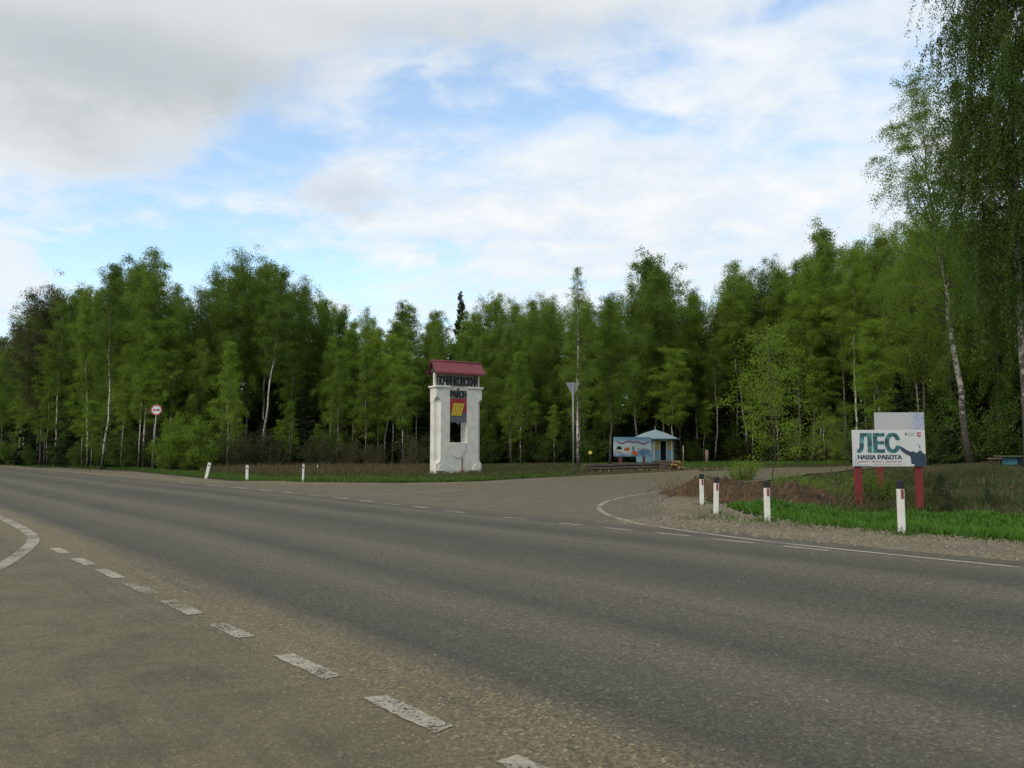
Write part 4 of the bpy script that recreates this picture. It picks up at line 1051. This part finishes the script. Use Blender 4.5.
# chips and bark litter
def litter():
    rng = np.random.default_rng(8); n = 700; px = rng.uniform(590, 745, n); Y = rng.uniform(56.5, 60.5, n); x = (px-512)/F*Y
    pp = np.array([(a, b, hz(a, b)+.03) for a, b in zip(x, Y)]); q = leafquads(pp, .12, rng, 0, .5)
    o = link('bark_litter', quads_mesh('bark_litter', q), paint('chips', (.17, .12, .07), .9, .8, (.08, .06, .04), 2)); tag(o, 'scattered bark and wood chips around the logs', 'litter', kind='stuff')
litter()
# stump posts
def stub(px, Y, toppy, r, lab, mat):
    x = (px-512)/F*Y; z = hz(x, Y); h = P(px, toppy, Y).z-z
    o = empty('wooden_post', (x, Y, z), label=lab, cat='post'); tubem('shaft', [(0, 0, -.1), (.02, 0, h*.6), (.01, 0, h)], [r*1.1, r, r*.95], 9, mat, o); tubem('cut_top', [(.01, 0, h), (.01, 0, h+.01)], r*.9, 9, M['cut'] if r > .1 else mat, o)
stub(706, 72, 450, .15, 'thick brownish wooden post right of the log heap', paint('old_post', (.22, .15, .12), .9))
stub(682.5, 70, 446, .05, 'thin pale stake beside the blue pavilion', paint('stake', (.28, .26, .2), .9))
def plate():
    Y = 70; x = (590-512)/F*Y; z = hz(x, Y); h = P(590, 452.5, Y).z-z
    o = empty('marker_plate', (x, Y, z), label='small yellow marker plate on a stake among the dark trunks', cat='marker'); boxm('stake', (0, .03, h/2-.05), (.05, .04, h), M['dark_wood'], o)
    boxm('plate', (0, 0, h), (.28, .02, .26), paint('yellow_plate', (.55, .5, .12), .5), o, .02)
plate()
# picnic table with bench at right edge
def table():
    Y = 41; a = P(1003, 458, Y); x0 = a.x; zg = hz(x0+1, Y)
    o = empty('picnic_table', (x0+1.3, Y, zg), R(2), label='blue-sided wooden picnic table with mossy top at the right bank', cat='table')
    zt = P(1010, 456.3, Y).z-zg; zb = P(1010, 471, Y).z-zg
    boxm('tabletop', (-.05, 0, zt), (2.9, .95, .06), paint('mossy_board', (.09, .10, .06), .9), o, .01)
    for x in (-1.0, 1.0): boxm('leg_panel', (x, 0, (zt+max(zb, 0))/2-.03), (.45, .5, zt-max(zb, 0)-.01), paint('table_blue', (.05, .15, .20), .7), o, .01)
    boxm('side_panel', (0, .1, (zt+max(zb, 0))/2-.03), (1.54, .06, zt-max(zb, 0)-.05), paint('table_navy', (.03, .07, .11), .7), o)
    for x in (-1.0, 1.0): boxm('foot', (x, 0, max(zb, 0)/2-.05), (.12, .12, max(zb, 0)+.1), M['dark_wood'], o)
    Y2 = 42; p = P(997, 462, Y2); z2 = hz(p.x, Y2)
    b = empty('bench', (p.x, Y2, z2), label='low bare wooden bench left of the blue picnic table', cat='bench'); h = max(.3, p.z-z2)
    boxm('seat', (0, 0, h), (.8, .35, .06), paint('bench_wood', (.20, .13, .08), .9), b, .01)
    for x in (-.3, .3): boxm('leg', (x, 0, h/2-.05), (.1, .3, h-.0), M['dark_wood'], b)
table()

# ------------------------------------------------------------------ world
def azel(px, py):
    r = ray(px, py); return math.atan2(r[0], r[1]), math.atan2(r[2], math.hypot(r[0], r[1]))
SUN_EL, SUN_AZ = R(36), R(-135)      # azimuth measured clockwise from +Y
def world():
    w = bpy.data.worlds.new('World'); scene.world = w; w.use_nodes = True; nt = w.node_tree
    bg = nt.nodes['Background']; out = nt.nodes['World Output']
    sky = nt.nodes.new('ShaderNodeTexSky'); sky.sky_type = 'NISHITA'; sky.sun_disc = False; sky.sun_elevation = SUN_EL; sky.sun_rotation = SUN_AZ
    sky.air_density = 1.0; sky.dust_density = .2; sky.ozone_density = .8
    bg.inputs[1].default_value = .15; tint = nt.nodes.new('ShaderNodeMix'); tint.data_type = 'RGBA'; tint.blend_type = 'MULTIPLY'; tint.inputs[0].default_value = 1; tint.inputs[7].default_value = (1.4, 1.55, 1.55, 1); nt.links.new(sky.outputs[0], tint.inputs[6]); nt.links.new(tint.outputs[2], bg.inputs[0])
    tc = nt.nodes.new('ShaderNodeTexCoord').outputs['Generated']
    nrm = nt.nodes.new('ShaderNodeVectorMath'); nrm.operation = 'NORMALIZE'; nt.links.new(tc, nrm.inputs[0])
    sep = nt.nodes.new('ShaderNodeSeparateXYZ'); nt.links.new(nrm.outputs[0], sep.inputs[0]); x, y, z = sep.outputs
    az = mathn(nt, 'ARCTAN2', x, y); el = mathn(nt, 'ARCSINE', z)
    # cloud-plane coordinates
    zz = mathn(nt, 'ADD', mathn(nt, 'MAXIMUM', z, 0.0), .16)
    cx = mathn(nt, 'DIVIDE', x, zz); cy = mathn(nt, 'DIVIDE', y, zz)
    comb = nt.nodes.new('ShaderNodeCombineXYZ'); nt.links.new(cx, comb.inputs[0]); nt.links.new(cy, comb.inputs[1]); cv = comb.outputs[0]
    n1 = noise(nt, cv, .9, 9, .6, .4); n2 = noise(nt, mapping(nt, cv, rot=(0, 0, .5), scale=(1.6, 4.5, 1), loc=(3, 1, 0)), 1.0, 8, .62, .3)
    n3 = noise(nt, mapping(nt, cv, loc=(7, 2, 0)), 2.4, 7, .6, .2)
    n4 = noise(nt, mapping(nt, cv, loc=(1, 9, 0)), 5.5, 6, .6, .2)
    def sub(v, k): return mathn(nt, 'MULTIPLY', mathn(nt, 'SUBTRACT', v, .5), k)
    az = mathn(nt, 'ADD', az, mathn(nt, 'ADD', sub(n1, .10), sub(n3, .10))); el = mathn(nt, 'ADD', el, mathn(nt, 'ADD', sub(n3, .10), sub(n4, .05)))
    def blob(px, py, rx, ry, rot=0):
        a0, e0 = azel(px, py); dx = mathn(nt, 'SUBTRACT', az, a0); dy = mathn(nt, 'SUBTRACT', el, e0)
        c, s = math.cos(rot), math.sin(rot)
        u = mathn(nt, 'DIVIDE', mathn(nt, 'ADD', mathn(nt, 'MULTIPLY', dx, c), mathn(nt, 'MULTIPLY', dy, s)), rx/F)
        v = mathn(nt, 'DIVIDE', mathn(nt, 'SUBTRACT', mathn(nt, 'MULTIPLY', dy, c), mathn(nt, 'MULTIPLY', dx, s)), ry/F)
        return mathn(nt, 'EXPONENT', mathn(nt, 'MULTIPLY', mathn(nt, 'ADD', mathn(nt, 'MULTIPLY', u, u), mathn(nt, 'MULTIPLY', v, v)), -1))
    def total(bl):
        r = None
        for wgt, *b in bl:
            t = mathn(nt, 'MULTIPLY', blob(*b), wgt); r = t if r is None else mathn(nt, 'ADD', r, t)
        return r
    # high thin layer
    gaps = total([(.55, 420, 100, 70, 30, .25), (.5, 600, 92, 90, 20, -.35), (.35, 520, 115, 80, 24, -.1), (.5, 245, 140, 60, 24, .15), (.4, 300, 165, 65, 20, .1), (.4, 185, 165, 40, 12, 0), (.42, 190, 212, 120, 20, 0),
                  (.35, 60, 240, 60, 14, 0), (.45, 170, 262, 150, 26, 0), (.36, 330, 265, 170, 30, 0), (.4, 560, 14, 38, 16, .3), (.35, 450, 165, 50, 16, .3), (.45, 780, 0, 60, 14, 0), (.3, 735, 165, 30, 30, 0), (.26, 690, 60, 60, 20, 0), (.3, 860, 95, 60, 22, 0), (.28, 800, 150, 40, 12, 0), (.3, 650, 130, 40, 10, .3)])
    fill = total([(.30, 700, 215, 260, 70, 0), (.2, 480, 240, 160, 30, 0), (.22, 800, 60, 120, 40, 0), (.25, 620, 160, 120, 26, 0)])
    cov = mathn(nt, 'ADD', mathn(nt, 'ADD', mathn(nt, 'MULTIPLY', n2, .8), mathn(nt, 'MULTIPLY', n4, 1.15)), mathn(nt, 'SUBTRACT', fill, mathn(nt, 'MULTIPLY', gaps, .88)))
    m_hi = ramp(nt, mathn(nt, 'ADD', cov, -.38), [(.16, .20), (.34, .40), (.52, .68), (.74, .92), (1, 1)])
    # low grey layer above a ragged boundary running across the sky
    bl = [(-700, 330), (-200, 300), (0, 212), (90, 205), (170, 186), (245, 128), (330, 84), (400, 55), (500, 70), (600, 52), (700, 18), (790, -30), (1100, -300)]
    rn = nt.nodes.new('ShaderNodeValToRGB'); els = rn.color_ramp.elements
    while len(els) < len(bl): els.new(.5)
    for k, (bx, by) in enumerate(bl):
        a_, e_ = azel(bx, by); els[k].position = (a_+1.2)/2.2; els[k].color = (e_/1.2,)*3+(1,)
    nt.links.new(mathn(nt, 'DIVIDE', mathn(nt, 'ADD', az, 1.2), 2.2), rn.inputs[0])
    dist = mathn(nt, 'SUBTRACT', el, mathn(nt, 'MULTIPLY', rn.outputs[0], 1.2))
    m_lo = ramp(nt, mathn(nt, 'ADD', mathn(nt, 'MULTIPLY', mathn(nt, 'ADD', dist, sub(n4, .06)), 9), .4), [(.05, 0), (.95, 1)], 'EASE')
    m_b = ramp(nt, total([(1, 352, 190, 62, 28, 0), (1, -10, 268, 66, 44, 0)]), [(.22, 0), (.7, 1)], 'EASE')
    m_lo = mathn(nt, 'MAXIMUM', m_lo, mathn(nt, 'MULTIPLY', m_b, .85))
    grey = total([(.42, 110, 82, 260, 40, .03), (.30, 260, 105, 90, 22, .1), (.40, 60, 30, 220, 40, 0), (.38, 352, 196, 50, 22, 0), (.25, 520, 35, 170, 30, 0), (.2, 120, 150, 140, 30, 0), (.2, 300, 10, 260, 30, 0)])
    grey = mathn(nt, 'MULTIPLY', grey, mathn(nt, 'ADD', .6, mathn(nt, 'MULTIPLY', n3, .8)))
    shade = mathn(nt, 'ADD', mathn(nt, 'ADD', grey, sub(n3, .25)), mathn(nt, 'MULTIPLY', mathn(nt, 'SUBTRACT', 1, m_b), .05))
    cc = ramp(nt, shade, [(0, (.86, .885, .90)), (.22, (.74, .775, .80)), (.55, (.58, .62, .65)), (1, (.46, .51, .54))])
    chi = mix(nt, ramp(nt, mathn(nt, 'ADD', mathn(nt, 'MULTIPLY', n4, .6), mathn(nt, 'MULTIPLY', n3, .4)), [(.36, 0), (.62, 1)]), (.70, .80, .90), (.93, .95, .965))
    cc = mix(nt, m_lo, chi, cc)
    mask = mathn(nt, 'MAXIMUM', m_hi, m_lo)
    bg2 = nt.nodes.new('ShaderNodeBackground'); nt.links.new(cc, bg2.inputs[0]); bg2.inputs[1].default_value = .94
    mx = nt.nodes.new('ShaderNodeMixShader'); nt.links.new(mask, mx.inputs[0]); nt.links.new(bg.outputs[0], mx.inputs[1]); nt.links.new(bg2.outputs[0], mx.inputs[2]); nt.links.new(mx.outputs[0], out.inputs[0])
    w.cycles.sampling_method = 'AUTOMATIC'
world()
sl = bpy.data.lights.new('sun', 'SUN'); sl.energy = 1.9; sl.angle = R(24); sl.color = (1, .92, .77)
so = bpy.data.objects.new('sun', sl); C.objects.link(so)
dirv = Vector((math.sin(SUN_AZ)*math.cos(SUN_EL), math.cos(SUN_AZ)*math.cos(SUN_EL), math.sin(SUN_EL)))
so.rotation_euler = dirv.to_track_quat('Z', 'Y').to_euler(); so.location = dirv*50

cd = bpy.data.cameras.new('camera'); cam = bpy.data.objects.new('camera', cd); C.objects.link(cam); scene.camera = cam
cam.location = (0, 0, EYE); cam.rotation_euler = (R(90)+PITCH, 0, 0); cd.sensor_width = 36; cd.lens = F/1024*36; cd.clip_end = 3000; cd.clip_start = .05
scene.view_settings.view_transform = 'Standard'; scene.view_settings.look = 'None'; scene.view_settings.exposure = 0.12; scene.view_settings.gamma = 1
cy_ = scene.cycles; cy_.use_denoising = True; cy_.max_bounces = 10; cy_.diffuse_bounces = 6; cy_.transmission_bounces = 4; cy_.glossy_bounces = 2; cy_.transparent_max_bounces = 6
